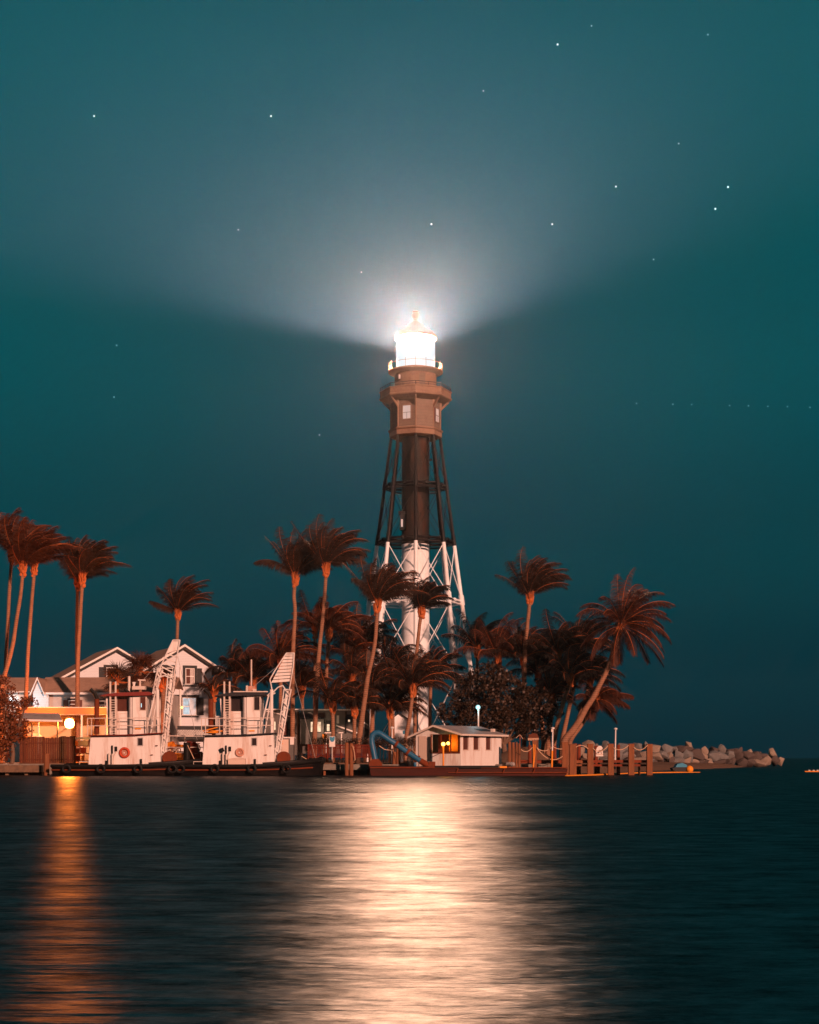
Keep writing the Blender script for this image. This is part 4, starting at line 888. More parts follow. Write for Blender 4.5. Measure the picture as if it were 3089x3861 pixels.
# ------------------------------------------------------------------ tugboats
def tug(label, dx, roofm, second):
    Yn = 119.0; x = lambda v: v + dx
    root = thing('tugboat', label, 'tugboat', (PX(x(485), 121.5), 121.5, 0), 'moored tugboats')
    # hull: loft of cross sections from stern to bow
    S = [(187, 2.2, 2884), (230, 2.6, 2884), (330, 2.8, 2884), (450, 2.85, 2884), (560, 2.8, 2882), (640, 2.6, 2877), (700, 2.2, 2872), (745, 1.6, 2867), (772, .9, 2864), (786, .25, 2862)]
    vs = []; fs = []; YC = 121.8; tops = []
    for (u, bm_, sy) in S:
        X = PX(x(u), Yn); z = PZ(sy, Yn); rake = .35 if u > 700 else 0
        vs += [(X, YC - bm_, z), (X - rake * .3, YC - bm_ * .93, z * .45), (X - rake, YC - bm_ * .80, -.5), (X - rake, YC + bm_ * .80, -.5), (X - rake * .3, YC + bm_ * .93, z * .45), (X, YC + bm_, z), (X, YC + bm_ * .85, z - .02), (X, YC - bm_ * .85, z - .02)]
        tops.append((X, bm_, z))
    for i in range(len(S) - 1):
        for j in range(8): fs.append((i * 8 + j, i * 8 + (j + 1) % 8, (i + 1) * 8 + (j + 1) % 8, (i + 1) * 8 + j))
    fs += [tuple(range(8)), tuple((len(S) - 1) * 8 + j for j in range(8))[::-1]]
    part('hull', MB().add(vs, fs), M['hull_black'], root, None, True)
    for s_, nm in ((-1, 0), (1, 0)):
        part('rub_rail', MB().tube([(X, YC + s_ * (b_ + .05), z - .10) for X, b_, z in tops], .13, 8), M['rubber'], root, None, True)
    part('gunwale', MB().tube([(X, YC - (b_ + .02), z + .05) for X, b_, z in tops[4:]], .09, 6), M['hull_black'], root, None, True)
    part('hull_strake', MB().tube([(X, YC - (b_ * .95 + .06), z * .52) for X, b_, z in tops[:8]], .06, 6), M['rust'], root, None, True)
    # deckhouse
    Yd = 119.9; dhp = [(333, 2884), (342, 2775), (601, 2766), (606, 2884)]
    dh = MB().pprism([(x(a), b_) for a, b_ in dhp], Yd, Yd + 3.8)
    dh = part('deckhouse', dh, M['boat_white'], root)
    part('corner_seam', MB().pbox(x(491), x(493), 2772, 2883, Yd - .02, Yd - .002), M['boat_rail'], dh)
    ud = MB().pprism([(x(334), 2776), (x(334), 2772), (x(500), 2769), (x(612), 2762), (x(612), 2765.5), (x(500), 2773)], Yd - .35, Yd + 4.1)
    part('upper_deck', ud, M['deck_red'] if not second else M['roof_black'], root)
    pw = part('porthole_window', MB().pbox(x(518), x(540), 2781, 2813, Yd - .05, Yd - .004), M['galv'], dh)
    part('pane', MB().pbox(x(521), x(537), 2784, 2810, Yd - .07, Yd - .051), M['glass_dark'], pw)
    for k, (a, b_, c_, d_2) in enumerate(((420, 425, 2811, 2845), (433, 441, 2815, 2833), (528, 535, 2862, 2880), (397, 404, 2868, 2882), (586, 594, 2810, 2813), (568, 576, 2845, 2848))):
        part('deck_fitting', MB().pbox(x(a), x(b_), c_, d_2, Yd - .14, Yd - .004), M['rubber'] if k < 4 else M['rust'], dh)
    part('pipe', MB().tube([P(x(438), 2833, Yd - .1), P(x(430), 2852, Yd - .1), P(x(428), 2882, Yd - .1)], .04, 6), M['boat_rail'], dh)
    part('deck_post', MB().bar(P(x(411), 2840, Yd - .3), P(x(411), 2884, Yd - .3), .07, 8).bar(P(x(424), 2842, Yd - .3), P(x(424), 2884, Yd - .3), .07, 8), M['boat_rail'], root)
    # wheelhouse
    Yw = 120.5
    wh = MB().pprism([(x(408), 2770), (x(403), 2682), (x(488), 2682), (x(488), 2770)], Yw, Yw + 2.6)
    wh = part('wheelhouse', wh, M['boat_white'], root)
    cabn = MB().pprism([(x(499.5), 2770), (x(499.5), 2624), (x(553), 2624), (x(551), 2682), (x(549), 2768)], Yw - .25, Yw + 2.6)
    part('side_cabin', cabn, M['boat_white'], root)
    part('seam_panel', MB().pbox(x(410), x(486), 2690, 2692, Yw - .02, Yw - .004).pbox(x(410), x(486), 2722, 2724, Yw - .02, Yw - .004), M['boat_rail'], wh)
    part('front_glass', MB().pprism([(x(412), 2682), (x(409), 2630), (x(499), 2630), (x(499), 2682)], Yw + .15, Yw + 2.3), M['glass_brown'] if not second else M['glass_dark'], root)
    for a, b_ in ((403, 399), (433, 433), (485, 481)):
        part('window_post', MB().pprism([(x(a), 2682), (x(b_), 2626), (x(b_ + (14 if a == 403 else 8)), 2626), (x(a + (12 if a == 403 else 8)), 2682)], Yw - .04, Yw + .14), M['boat_white'], root)
    sw_ = part('side_window', MB().pbox(x(526), x(552), 2626, 2680, Yw - .29, Yw - .255), M['boat_rail'], root)
    part('pane', MB().pbox(x(529), x(549), 2628, 2677, Yw - .31, Yw - .291), M['glass_brown'] if not second else M['glass_dark'], sw_)
    if not second: part('reflection_strip', MB().pbox(x(531.5), x(534.5), 2652, 2667, Yw - .33, Yw - .312), E['win_reflection'], sw_, 'pale blue glow strip standing in for a window reflection')  # glowing strip stands in for a reflection on the side window
    rf = MB().pprism([(x(376), 2625), (x(392), 2618), (x(440), 2612), (x(560), 2608), (x(578), 2618), (x(560), 2622), (x(440), 2625)], Yw - .6, Yw + 3.1)
    part('wheelhouse_roof', rf, M[roofm], root)
    if second:
        part('roof_edge', MB().pbox(x(450), x(580), 2606, 2610, Yw - .75, Yw - .605), M['boat_rail'], root)
        part('antenna_mast', MB().bar(P(x(518), 2487, Yw + 1), P(x(518), 2610, Yw + 1), .06, 6), M['boat_rail'], root)
        rd = part('radar', MB().lathe(P(x(515), 2598, Yw + .9), [(.02, -.25), (.35, -.22), (.42, 0), (.35, .2), (.02, .25)], 16), M['life_pale'], root, None, True)
        part('searchlight', MB().pbox(x(523), x(536), 2598, 2618, Yw - .1, Yw + .4).bar(P(x(501), 2585, Yw), P(x(501), 2612, Yw), .09, 6), M['boat_rail'], root)
    else:
        part('antenna_mast', MB().bar(P(487, 2550, Yw + .6), P(487, 2612, Yw + .6), .10, 8), M['boat_rail'], root)
        part('radar', MB().pbox(498, 546, 2587, 2600, Yw, Yw + .7).pbox(520, 548, 2562, 2567, Yw + .2, Yw + .4).pbox(526, 531, 2567, 2587, Yw + .2, Yw + .4), M['boat_rail'], root)
        part('horn', MB().lathe(P(505, 2577, Yw + .5), [(.05, -.3), (.09, -.1), (.16, .1), (.02, .11)], 10), M['boat_white'], root)
    # exhausts
    e1 = MB().bar(P(x(365), 2768, Yd + .3), P(x(365), 2636, Yd + .3), .19, 12)
    part('exhaust_stack', e1, M['rust'], root, None, True)
    part('exhaust_tip', MB().tube([P(x(367), 2636, Yd + .3), P(x(358), 2616, Yd + .3), P(x(341), 2599, Yd + .3)], .15, 10), M['rubber'], root, None, True)
    part('exhaust_stack', MB().bar(P(x(493.5), 2768, Yw - .35), P(x(493.5), 2630, Yw - .35), .15, 12), M['galv'], root, None, True)
    part('exhaust_tip', MB().tube([P(x(494), 2632, Yw - .35), P(x(485), 2612, Yw - .35), P(x(470), 2598, Yw - .35)], .13, 10), M['rubber'], root, None, True)
    # ladder
    ld_ = MB()
    for a in (416, 436): ld_.pbox(x(a - 3), x(a + 3), 2570, 2770, Yw - .5, Yw - .40)
    for k in range(15): yy = 2640 + k * 9; ld_.bar(P(x(416), yy, Yw - .45), P(x(436), yy, Yw - .45), .03, 5)
    part('ladder', ld_, M['boat_rail'], root)
    # railing
    rl_ = MB(); Yr = Yd - .25
    for yy in (2709, 2737): rl_.bar(P(x(330), yy, Yr), P(x(602), yy - 2, Yr), .035, 5); rl_.bar(P(x(330), yy, Yr), P(x(330), yy, Yr + 4), .035, 5)
    for a in (330, 345, 398, 450, 505, 555, 602): rl_.bar(P(x(a), 2708, Yr), P(x(a), 2774 if a < 500 else 2767, Yr), .035, 5)
    part('railing', rl_, M['boat_rail'], root)
    # boom frame: twin lattice legs meeting in a long plated head
    Yb = 120.4
    if not second: hd = [(652, 2414), (678, 2414), (672, 2450), (664, 2500), (655, 2552), (640, 2556), (622, 2548), (600, 2552), (592, 2540), (604, 2518), (628, 2464)]
    else: hd = [(650, 2463), (679, 2463), (676, 2510), (668, 2560), (661, 2602), (646, 2600), (636, 2585), (618, 2592), (598, 2612), (588, 2562), (606, 2530), (632, 2490)]
    if second: hd = [(a, b_ ) for a, b_ in hd]
    bo = MB()
    n = len(hd)
    for i in range(n): a, b_ = hd[i], hd[(i + 1) % n]; bo.bar(P(x(a[0]), a[1], Yb), P(x(b_[0]), b_[1], Yb), .05, 6); bo.bar(P(x(a[0]), a[1], Yb + .5), P(x(b_[0]), b_[1], Yb + .5), .05, 6); bo.bar(P(x(a[0]), a[1], Yb), P(x(a[0]), a[1], Yb + .5), .05, 5)
    if second:
        for k in range(9):
            f0, f1 = k / 9, (k + .8) / 9
            L0, L1, R0, R1 = 650 - 58 * f0, 650 - 58 * f1, 679 - 12 * f0, 679 - 12 * f1
            bo.pprism([(x(L0), 2463 + 108 * f0 + 6 * f0), (x(R0), 2463 + 108 * f0), (x(R1), 2463 + 108 * f1), (x(L1), 2463 + 108 * f1 + 6 * f1)], Yb + .1, Yb + .38)
    else: bo.pprism([(x(a), b_) for a, b_ in hd[:3] + hd[-1:]], Yb + .1, Yb + .38)
    if not second:
        for k in range(5): bo.bar(P(x(628 - 6 * k), 2466 + 16 * k, Yb + .2), P(x(670 - 4 * k), 2480 + 20 * k, Yb + .2), .05, 5)
    part('boom_head', bo, M['boat_white'], root)
    for nm_, a, b_, r_ in (('boom_leg', hd[-2 if not second else 8], (578, 2624) if not second else (582, 2624), .12), ('boom_leg', (646, 2540) if not second else (654, 2598), (612, 2868), .17)):
        lg = MB(); p0, p1 = P(x(a[0]), a[1], Yb), P(x(b_[0]), b_[1], Yb); o_ = Vector((r_ * 1.5, 0, 0)); o2 = Vector((0, .5, 0))
        for q in (o_, -o_): lg.bar(p0 + q, p1 + q * .5, .04, 6); lg.bar(p0 + q + o2, p1 + q * .5 + o2, .04, 6)
        k = int((p1 - p0).length / .45)
        for i in range(k): t, t2_ = i / k, (i + 1) / k; sg_ = 1 if i % 2 else -1; lg.bar(p0.lerp(p1, t) + o_ * sg_, p0.lerp(p1, t2_) - o_ * sg_ * .9, .04, 4); lg.bar(p0.lerp(p1, t) + o_, p0.lerp(p1, t) + o_ + o2, .03, 4)
        lg.tube([p0 + o2 * .5, p1 + o2 * .5], r_ * .8, 8)
        part(nm_, lg, M['boat_white'], root)
    part('boom_post', MB().bar(P(x(594), 2600, Yb), P(x(594), 2766, Yb), .13, 8).bar(P(x(583), 2622, Yb), P(x(555), 2740, Yb), .06, 6).bar(P(x(590), 2640, Yb), P(x(568), 2766, Yb), .05, 6), M['boat_white'], root)
    for k, a in enumerate((250, 380, 520, 650)):
        part('tyre_fender', MB().ring(P(x(a), 2899, 118.75 if k else 118.9), .27, .10, 20, 8, 'Y'), M['rubber'], root, None, True)
    part('mooring_line', MB().tube([P(x(705), 2850 if second else 2805, 120.4), P(x(735), 2868, 120.2), P(x(770), 2866, 120.6)], .03, 5), M['rope'], root)
    part('rigging_wire', MB().bar(P(x(660), 2430 if not second else 2478, 120.6), P(x(760), 2862, 121), .016, 4).bar(P(x(655), 2430 if not second else 2478, 120.6), P(x(500), 2612, 121), .016, 4), M['galv'], root)
    part('bulwark_cap', MB().tube([P(x(335), 2884, 119.2), P(x(335), 2872, 119.2), P(x(300), 2872, 119.2), P(x(300), 2884, 119.2)], .03, 5), M['boat_rail'], root)
    # fore deck gear
    gy = 120.6
    part('bollard', MB().bar(P(x(705), 2868, gy), P(x(705), 2800 if not second else 2845, gy), .26, 12), M['rubber'], root, None, True)
    part('winch', MB().lathe(P(x(640), 2858, gy), [(.5, -.45), (.5, -.36), (.28, -.35), (.28, .35), (.5, .36), (.5, .45)], 18, axis='Y').box(PX(x(622), gy), PX(x(660), gy), gy - .5, gy + .6, PZ(2882, gy), PZ(2868, gy)), M['rust'], root)
    part('bow_fender', MB().ball(P(x(782), 2868, 121.3), .32, 8), M['rubber'], root, None, True)
    return root
tugA = tug('white-housed tugboat with dark red roof and bright red life ring', 0, 'roof_red', False)
tugB = tug('white-housed tugboat with black roof and pale life ring', 430, 'roof_black', True)
def lifering(label, c, R0, r, m): 
    o = single('life_ring', label, 'life ring', MB().ring(c, R0, r, 28, 10, 'Y'), m, c, 'life rings on the tugboats', True)
lifering('red life ring hung on the wall of the first tugboat', P(469.5, 2838, 119.8), .32, .10, M['life_red'])
lifering('pale faded life ring hung on the wall of the second tugboat', P(904, 2837, 119.8), .27, .07, M['life_pale'])
for i, (a, b_) in enumerate(((903, 2837), (469, 2838))):
    c = P(a, b_, 119.84); single('coiled_line', ['coil of line inside the pale life ring', 'coil of line inside the red life ring'][i], 'rope', MB().ring(c, .16, .035, 20, 6).ring(c, .09, .03, 16, 6), M['life_pale'], c, 'coils inside the life rings', True)
single('deck_locker', 'low tan locker on the second tugboat deck', 'locker', MB().pbox(860, 925, 2862, 2882, 119.2, 119.75).pprism([(858, 2862), (880, 2858), (905, 2856), (927, 2862)], 119.15, 119.8), M['door_cream'], P(892, 2882, 119.5))
single('deck_speaker', 'small black loudspeaker box on the second tugboat wall', 'loudspeaker', MB().pprism([(828, 2823), (840, 2819), (846, 2832), (834, 2838)], 119.6, 119.85).bar(P(838, 2836, 119.75), P(844, 2850, 119.75), .03, 5), M['rubber'], P(838, 2830, 119.75))
single('deck_hose', 'orange hose coiled on the second tugboat upper deck', 'hose', MB().tube([P(765, 2757, 119.9), P(800, 2748, 119.9), P(838, 2738, 119.9)], .05, 6).ring(P(800, 2762, 120.2), .55, .06, 24, 6, 'Z').ring(P(815, 2757, 120.2), .45, .06, 24, 6, 'Z'), M['orange'], P(800, 2765, 120), smooth=True)
single('door_plate', 'small orange plate on the first tugboat side cabin', 'plate', MB().pbox(509, 532, 2744, 2750, 120.18, 120.245), M['sign_orange'], P(520, 2750, 120.2))
single('door_plate', 'small orange plate on the second tugboat side cabin', 'plate', MB().pbox(939, 960, 2753, 2758, 120.18, 120.245), M['sign_orange'], P(950, 2758, 120.2))
# cabinet behind tug two
cbn = thing('equipment_cabinet', 'white equipment cabinet with orange sticker behind the second tugboat bow', 'cabinet', P(1075, 2870, 125.9))
part('body', MB().pbox(1040, 1106, 2784, 2874, 125.9, 127.6), M['trailer_grey'], cbn)
part('lid', MB().pbox(1036, 1109, 2779, 2784, 125.8, 127.7).pbox(1094, 1109, 2784, 2808, 125.84, 125.896), M['boat_white'], cbn)
part('door', MB().pbox(1044, 1088, 2788, 2862, 125.84, 125.895), M['door_cream'], cbn)
part('sticker', MB().pbox(1051, 1067, 2792, 2806, 125.81, 125.838), M['sign_orange'], cbn)
# pipes and hoops behind the first bow
dp = MB().tube([P(612, 2815, 127), P(655, 2808, 126.6)], .27, 16, cap=False).tube([P(654, 2808, 126.6), P(656, 2808, 126.55)], .31, 16, cap=False).tube([P(612, 2815, 127.0), P(613, 2815, 127.0)], .05, 6)
single('dredge_pipe', 'wide open-ended orange pipe lying behind the first tugboat bow', 'pipe', dp, M['orange'], P(630, 2820, 127), smooth=True)
single('dredge_pipe', 'thin yellow pipe lying behind the first tugboat bow', 'pipe', MB().tube([P(655, 2812, 127.6), P(722, 2814, 127.6)], .11, 10), M['orange'], P(690, 2815, 127.6), smooth=True)
for i, (x_, y_, r_) in enumerate(((642, 2832, .22), (655, 2832, .22), (674, 2828, .16), (712, 2815, .32), (735, 2822, .42))):
    single('pipe_hoop', 'pale hoop behind the first tugboat bow, ' + ('nearest to the boom foot' if i == 0 else ORD[i] + ' from the boom foot'), 'hoop', MB().ring(P(x_, y_, 127.2), r_, .04, 24, 6), M['boat_rail'], P(x_, y_, 127.2), 'hoops behind the first bow', True)
for i, (a, b_, c_, d2, mm, lb) in enumerate(((618, 770, 2842, 2874, 'rust', 'long rusty pontoon piled behind the first tugboat bow'), (700, 745, 2805, 2842, 'deck_red', 'dark red machine housing behind the first tugboat bow'), (640, 690, 2848, 2866, 'orange', 'orange crate edge behind the first tugboat bow'))):
    single('dredge_gear', lb, 'machinery', MB().pbox(a, b_, c_, d2, 127.8 - i * .9, 128.8 - i * .9).pbox(a - 3, b_ + 3, c_ - 3, c_, 127.75 - i * .9, 128.85 - i * .9).bar(P(a + 4, c_ - 8, 127.7 - i * .9), P(b_ - 6, c_ - 5, 127.7 - i * .9), .06, 6), M[mm], P((a + b_) / 2, d2, 128))
yr = MB(); Yr = 126.4
for yy in (2775, 2818): yr.bar(P(620, yy, Yr), P(778, yy, Yr), .04, 5)
for a in (630, 697, 768): yr.bar(P(a, 2775, Yr), P(a, 2882, Yr), .04, 5)
single('yard_railing', 'thin orange-lit pipe railing between the two tugboats', 'railing', yr, M['boat_rail'], P(700, 2882, Yr))
# ------------------------------------------------------------------ piles, beach bits, white post, blue pipe, barge
pg = 'tall timber piles left of the barge'
for (a, b_, t_, lb) in ((1300, 1315, 2801, 'left pile of the close pair between tugboat and barge'), (1317, 1333, 2804, 'right pile of the close pair between tugboat and barge')):
    c0, c1 = P((a + b_) / 2, 2935, 121), P((a + b_) / 2, t_, 121); r_ = (b_ - a) / 2 * 121 / F
    single('timber_pile', lb, 'pile', MB().tube([c0, (c0 + c1) / 2, c1, c1 + Vector((0, 0, .03))], [r_, r_ * .96, r_ * .95, r_ * .5], 12), M['pile_wood'], P((a + b_) / 2, 2925, 121), pg, True)
single('pile_rope', 'rope hanging down from the right pile of the pair', 'rope', MB().tube([P(1331, 2812, 120.6), P(1337, 2840, 120.7), P(1339, 2866, 120.7), P(1335, 2868, 120.7)], .03, 5), M['rope'], P(1336, 2860, 120.7), smooth=True)
dc = thing('timber_landing', 'low weathered timber landing under the sand bank beside the pile pair', 'landing', P(1240, 2925, 122.5))
part('deck', MB().pbox(1180, 1398, 2882, 2903, 122.5, 124.9), M['seawall'], dc)
for x_ in (1190, 1220, 1262, 1350, 1385): part('pile', MB().pbox(x_, x_ + 8, 2903.2, 2945, 122.8, 123.1), M['pile_wood'], dc)
wp = thing('dock_lamp', 'white dock light post standing between blue pipe and barge cabin', 'lamp post', P(1478, 2880, 126))
part('post', MB().tube([P(1479, 2748, 126), P(1478, 2880, 126)], .055, 8), M['boat_white'], wp, None, True)
part('cap', MB().lathe(P(1479, 2744, 126), [(.05, -.12), (.14, -.06), (.16, .04), (.04, .10)], 12), M['boat_white'], wp, None, True)
Yb = 122.5
barge = thing('work_barge', 'low dark red work barge carrying the white cabin', 'barge', P(1770, 2925, Yb))
bh = MB().prism([(PX(1394, 119.5), PZ(2888, 119.5)), (PX(1400, 119.5), -.3), (PX(2132, 119.5), -.3), (PX(2141, 119.5), PZ(2902, 119.5)), (PX(2141, 119.5), PZ(2898, 119.5))], 119.5, 125.0 - .2)
part('hull', bh, M['barge_red'], barge)
part('rub_rail', MB().box(PX(1690, 119.4), PX(2141, 119.4), 119.36, 119.48, PZ(2915, 119.4), PZ(2911, 119.4)).box(PX(1395, 119.4), PX(2141, 119.4), 119.36, 119.48, PZ(2897, 119.4), PZ(2893, 119.4)), M['rust'], barge)
part('deck_edge', MB().pbox(1640, 1880, 2887, 2895, 119.34, 119.495).pbox(1730, 1815, 2891, 2897, 119.30, 119.335), M['hull_black'], barge)
for x_ in (1720, 1896, 2010): part('cleat', MB().bar(P(x_ + 8, 2898, 119.35), P(x_, 2916, 119.35), .05, 6), M['rust'], barge)
part('deck_plate', MB().pbox(1885, 1912, 2889, 2896, 119.3, 119.49), M['orange'], barge)
# blue pipe
bp = thing('blue_pipe', 'thick blue pipe bent over at the left and slanting down to the barge', 'pipe', P(1415, 2880, 120.6))
pts = [P(1415, 2868, 120.6), P(1408, 2830, 120.6), P(1402, 2800, 120.6), P(1401, 2785, 120.6), P(1405, 2772, 120.6), P(1414, 2764, 120.6), P(1428, 2763, 120.6), P(1441, 2771, 120.6), P(1460, 2784, 120.6), P(1500, 2810, 120.6)]
part('bend', MB().tube(pts, .225, 16), M['blue_pipe'], bp, None, True)
part('boom', MB().tube([P(1500, 2810, 120.6), P(1545, 2843, 120.5), P(1600, 2878, 120.4)], .21, 16), M['blue_pipe'], bp, None, True)
part('end_section', MB().tube([P(1585, 2869, 120.42), P(1622, 2890, 120.35)], .23, 16).pbox(1618, 1642, 2872, 2892, 120.1, 120.8), M['rust'], bp)
for a, b_, c_, d2 in ((1491, 2804, 1499, 2809), (1534, 2834, 1542, 2840), (1572, 2860, 1578, 2864)):
    part('flange', MB().tube([P(a, b_, 120.55), P(c_, d2, 120.55)], .29, 14), M['rust'], bp)
part('pipe_foot', MB().pprism([(1388, 2905), (1394, 2872), (1405, 2862), (1428, 2862), (1438, 2874), (1446, 2905)], 120.2, 121.2), M['rust'], bp)
for i, (a, b_, c_, mm, nm, lb, ct) in enumerate(((1533, 1556, 2872, 'rubber', 'black_drum', 'black drum on the barge beside the cabin door', 'drum'), (1559, 1571, 2876, 'blue_pipe', 'blue_barrel', 'small blue barrel tucked against the cabin corner', 'barrel'))):
    c0 = P((a + b_) / 2, 2897, 120.3); r_ = (b_ - a) / 2 * .02
    single(nm, lb, ct, MB().lathe((c0.x, c0.y, PZ(2890, 120)), [(r_, -.2), (r_, .12), (r_ * 1.06, .14), (r_, .16), (r_, PZ(c_, 120) - PZ(2890, 120)), (r_ * .9, PZ(c_, 120) - PZ(2890, 120) + .02)], 16), M[mm], c0, None, True)
for i, (a, t_, lb) in enumerate(((1502, 2822, 'thin leaning timber pile right of the white light post'), (1488, 2835, 'squat brown pile under the white light post'))):
    c0, c1 = P(a - 2, 2925, 125.2), P(a, t_, 125.2); single('timber_pile', lb, 'pile', MB().tube([c0, c1], [.17, .14], 8), M['pile_wood'], c0, pg, True)
single('mooring_line', 'slack white line from the light post to the barge cabin', 'rope', MB().tube([P(1430, 2812, 124.9), P(1450, 2826, 125), P(1478, 2830, 125), P(1500, 2812, 124), P(1530, 2806, 123), P(1555, 2828, 122.4), P(1566, 2838, 122)], .03, 5), M['rope'], P(1500, 2815, 124), smooth=True)
# barge cabin
th = R(-31); c0 = P(1738, 2896, 120.2); XC = Matrix.Translation((c0.x, c0.y, 0)) @ Matrix.Rotation(th, 4, 'Z')
# local: gable wall along -x from the corner (0,0), long side along +y ; outside of the gable is -y, of the long side +x
W = 3.95; LL = 6.6; cz = math.cos(th)
cab = thing('barge_cabin', 'white cabin with low gable roof, door and dark windows on the barge', 'cabin', (c0.x, c0.y, PZ(2892, 120)))
zb = PZ(2893, 120.2); ze = PZ(2763, 120.2); za = PZ(2732, 119.2)
def gx(px): return -(1738 - px) * 120 / F / abs(cz) * 1.0
op0, op1, oz0, oz1 = gx(1629), gx(1733), PZ(2838, 120), PZ(2768, 120)
wl = MB(XC)
wl.box(-W, op0, 0, .12, zb, oz1).box(op0, op1, 0, .12, zb, oz0).box(op1, 0, 0, .12, zb, oz1)
mid = -2.15
wl.prism([(-W, oz1 + .002), (0, oz1 + .002), (0, ze - .02), (mid, za - .08), (-W, ze - .05)], 0, .12)
wl.box(-W, -W + .12, .122, LL, zb, ze - .05).box(-W + .12, -.12, LL - .12, LL, zb, ze)
w_sp = [(1746, 1768), (1785, 1807), (1832, 1852)]
def ly(px):   # place on the long side seen from the viewer
    X_ = (px - CX) / F; cth, sth = math.cos(th), math.sin(th)
    # world = c0 + y*(-sin th, cos th)
    return (c0.x - X_ * c0.y) / (X_ * cth + sth) if False else (X_ * c0.y - c0.x) / (-sth - X_ * cth)
ws = [(ly(a), ly(b_)) for a, b_ in w_sp]; wz0, wz1 = PZ(2827, 121.5), PZ(2774, 121.5)
yy = .122
for a, b_ in ws: wl.box(-.12, 0, yy, a, zb, ze - .02); wl.box(-.12, 0, a, b_, zb, wz0); wl.box(-.12, 0, a, b_, wz1, ze - .02); yy = b_
wl.box(-.12, 0, yy, LL, zb, ze - .02)
part('wall', wl, M['boat_white'], cab)
s_r = (za - ze) / (-mid + .0)
rf = MB(XC); ov = .35
rf.slab([(mid, -.45, za), (mid, LL + .5, za), (ov, LL + .5, za - s_r * (ov - mid)), (ov, -.45, za - s_r * (ov - mid))], .09)
s_l = (za - ze + .1) / (W + mid)
rf.slab([(mid - .004, -.45, za), (mid - .004, LL + .5, za), (-W - .5, LL + .5, za - s_l * (W + mid + .5)), (-W - .5, -.45, za - s_l * (W + mid + .5))], .09)
rf = part('roof', rf, M['metal_roof'], cab)
part('roof_fascia', MB(XC).prism([(mid, za + .01), (ov, za - s_r * (ov - mid) + .01), (ov, za - s_r * (ov - mid) - .14), (mid, za - .14)], -.5, -.454).prism([(mid, za + .01), (-W - .5, za - s_l * (W + mid + .5) + .01), (-W - .5, za - s_l * (W + mid + .5) - .14), (mid, za - .14)], -.5, -.454)
     .box(ov + .004, ov + .04, -.45, LL + .5, za - s_r * (ov - mid) - .13, za - s_r * (ov - mid) + .01), M['boat_rail'], rf)
part('roof_patch', MB(XC).slab([(-1.3, 4.4, za - s_r * (-1.3 - mid) + .03), (-1.3, 6.4, za - s_r * (-1.3 - mid) + .03), (-.6, 6.4, za - s_r * (-.6 - mid) + .03), (-.6, 4.4, za - s_r * (-.6 - mid) + .03)], .02), M['roof_black'], rf)
part('roof_vent', MB(XC).box(-.6, -.35, 5.9, 6.2, za - s_r * (-.5 - mid), za - s_r * (-.5 - mid) + .25), M['boat_rail'], rf)
for a, b_ in ws:
    f_ = MB(XC).box(-.005, .03, a - .04, a, wz0, wz1).box(-.005, .03, b_, b_ + .04, wz0, wz1).box(-.005, .03, a - .04, b_ + .04, wz1, wz1 + .05).box(-.005, .05, a - .05, b_ + .05, wz0 - .05, wz0)
    f_ = part('window', f_, M['door_cream'], cab)
    part('pane', MB(XC).box(-.09, -.07, a, b_, wz0, wz1), M['glass_brown'], f_)
part('big_window', MB(XC).box(op0 - .06, op0, -.04, .1, oz0, oz1).box(op1, op1 + .06, -.04, .1, oz0, oz1).box(op0 - .06, op1 + .06, -.05, .1, oz0 - .06, oz0).box(op0 + .75, op0 + .82, .02, .1, oz0, oz1).box(op0 + 1.6, op0 + 1.67, .02, .1, oz0, oz1), M['rust'], cab)
part('back_panel', MB(XC).box(op0 - .3, op1 + .05, 1.5, 1.55, oz0 - .3, oz1 + .05), M['interior'], cab, 'dark red room inside the big window')
part('orange_panel', MB(XC).box(op0 + .72, op0 + 1.5, 1.42, 1.48, oz0 + .1, oz1), M['orange'], cab)
part('door', MB(XC).box(-W + .28, gx(1610), -.06, -.004, zb + .04, PZ(2775, 120)), M['door_cream'], cab)
part('door_post', MB(XC).box(gx(1617), gx(1625), -.12, -.004, PZ(2870, 120), PZ(2777, 120)), M['dark_trim'], cab)
part('handrail', MB(XC).bar((gx(1620), -.08, PZ(2860, 120)), (gx(1668), -.08, PZ(2838, 120)), .02, 5), M['dark_trim'], cab)
# amber pole lamp, and an added glow in place of its window reflection
la = thing('amber_lamp', 'amber dock lamp on a tall yellow pole in front of the cabin', 'lamp post', P(1672, 2905, 119.7), 'amber lamps at the cabin')
part('pole', MB().bar(P(1672, 2810, 119.7), P(1672, 2903, 119.7), .07, 8), M['orange'], la, None, True)
part('bulb', MB().ball(P(1672, 2806, 119.7), .15, 8), E['amber'], la, None, True)
lb_ = thing('amber_lamp', 'added amber glow standing in for the pole lamp reflected in the window', 'lamp', P(1690, 2803, 122.0), 'amber lamps at the cabin')
part('bulb', MB().ball(P(1690, 2803, 122.0), .13, 8), E['amber'], lb_, None, True)  # bulb and bracket made up to stand in for the reflected lamp
part('bracket', MB().bar(P(1690, 2803, 122.05), P(1690, 2770, 122.3), .03, 5), M['dark_trim'], lb_)
lamp('amber_light', 'POINT', P(1672, 2806, 119.5), (1, .4, .08), 14, .12)
lamp('amber_light', 'POINT', P(1690, 2806, 121.7), (1, .4, .08), 28, .12)  # added light at the stand-in for the reflection
lt_ = thing('street_lamp', 'cyan-white lamp on a slim pole behind the cabin roof', 'street lamp', P(1804, 2880, 130))
part('pole', MB().bar(P(1804, 2672, 130), P(1804, 2885, 130), .07, 8), M['boat_rail'], lt_, None, True)
part('bulb', MB().ball(P(1803, 2667, 130), .19, 10), E['cyan'], lt_, None, True)
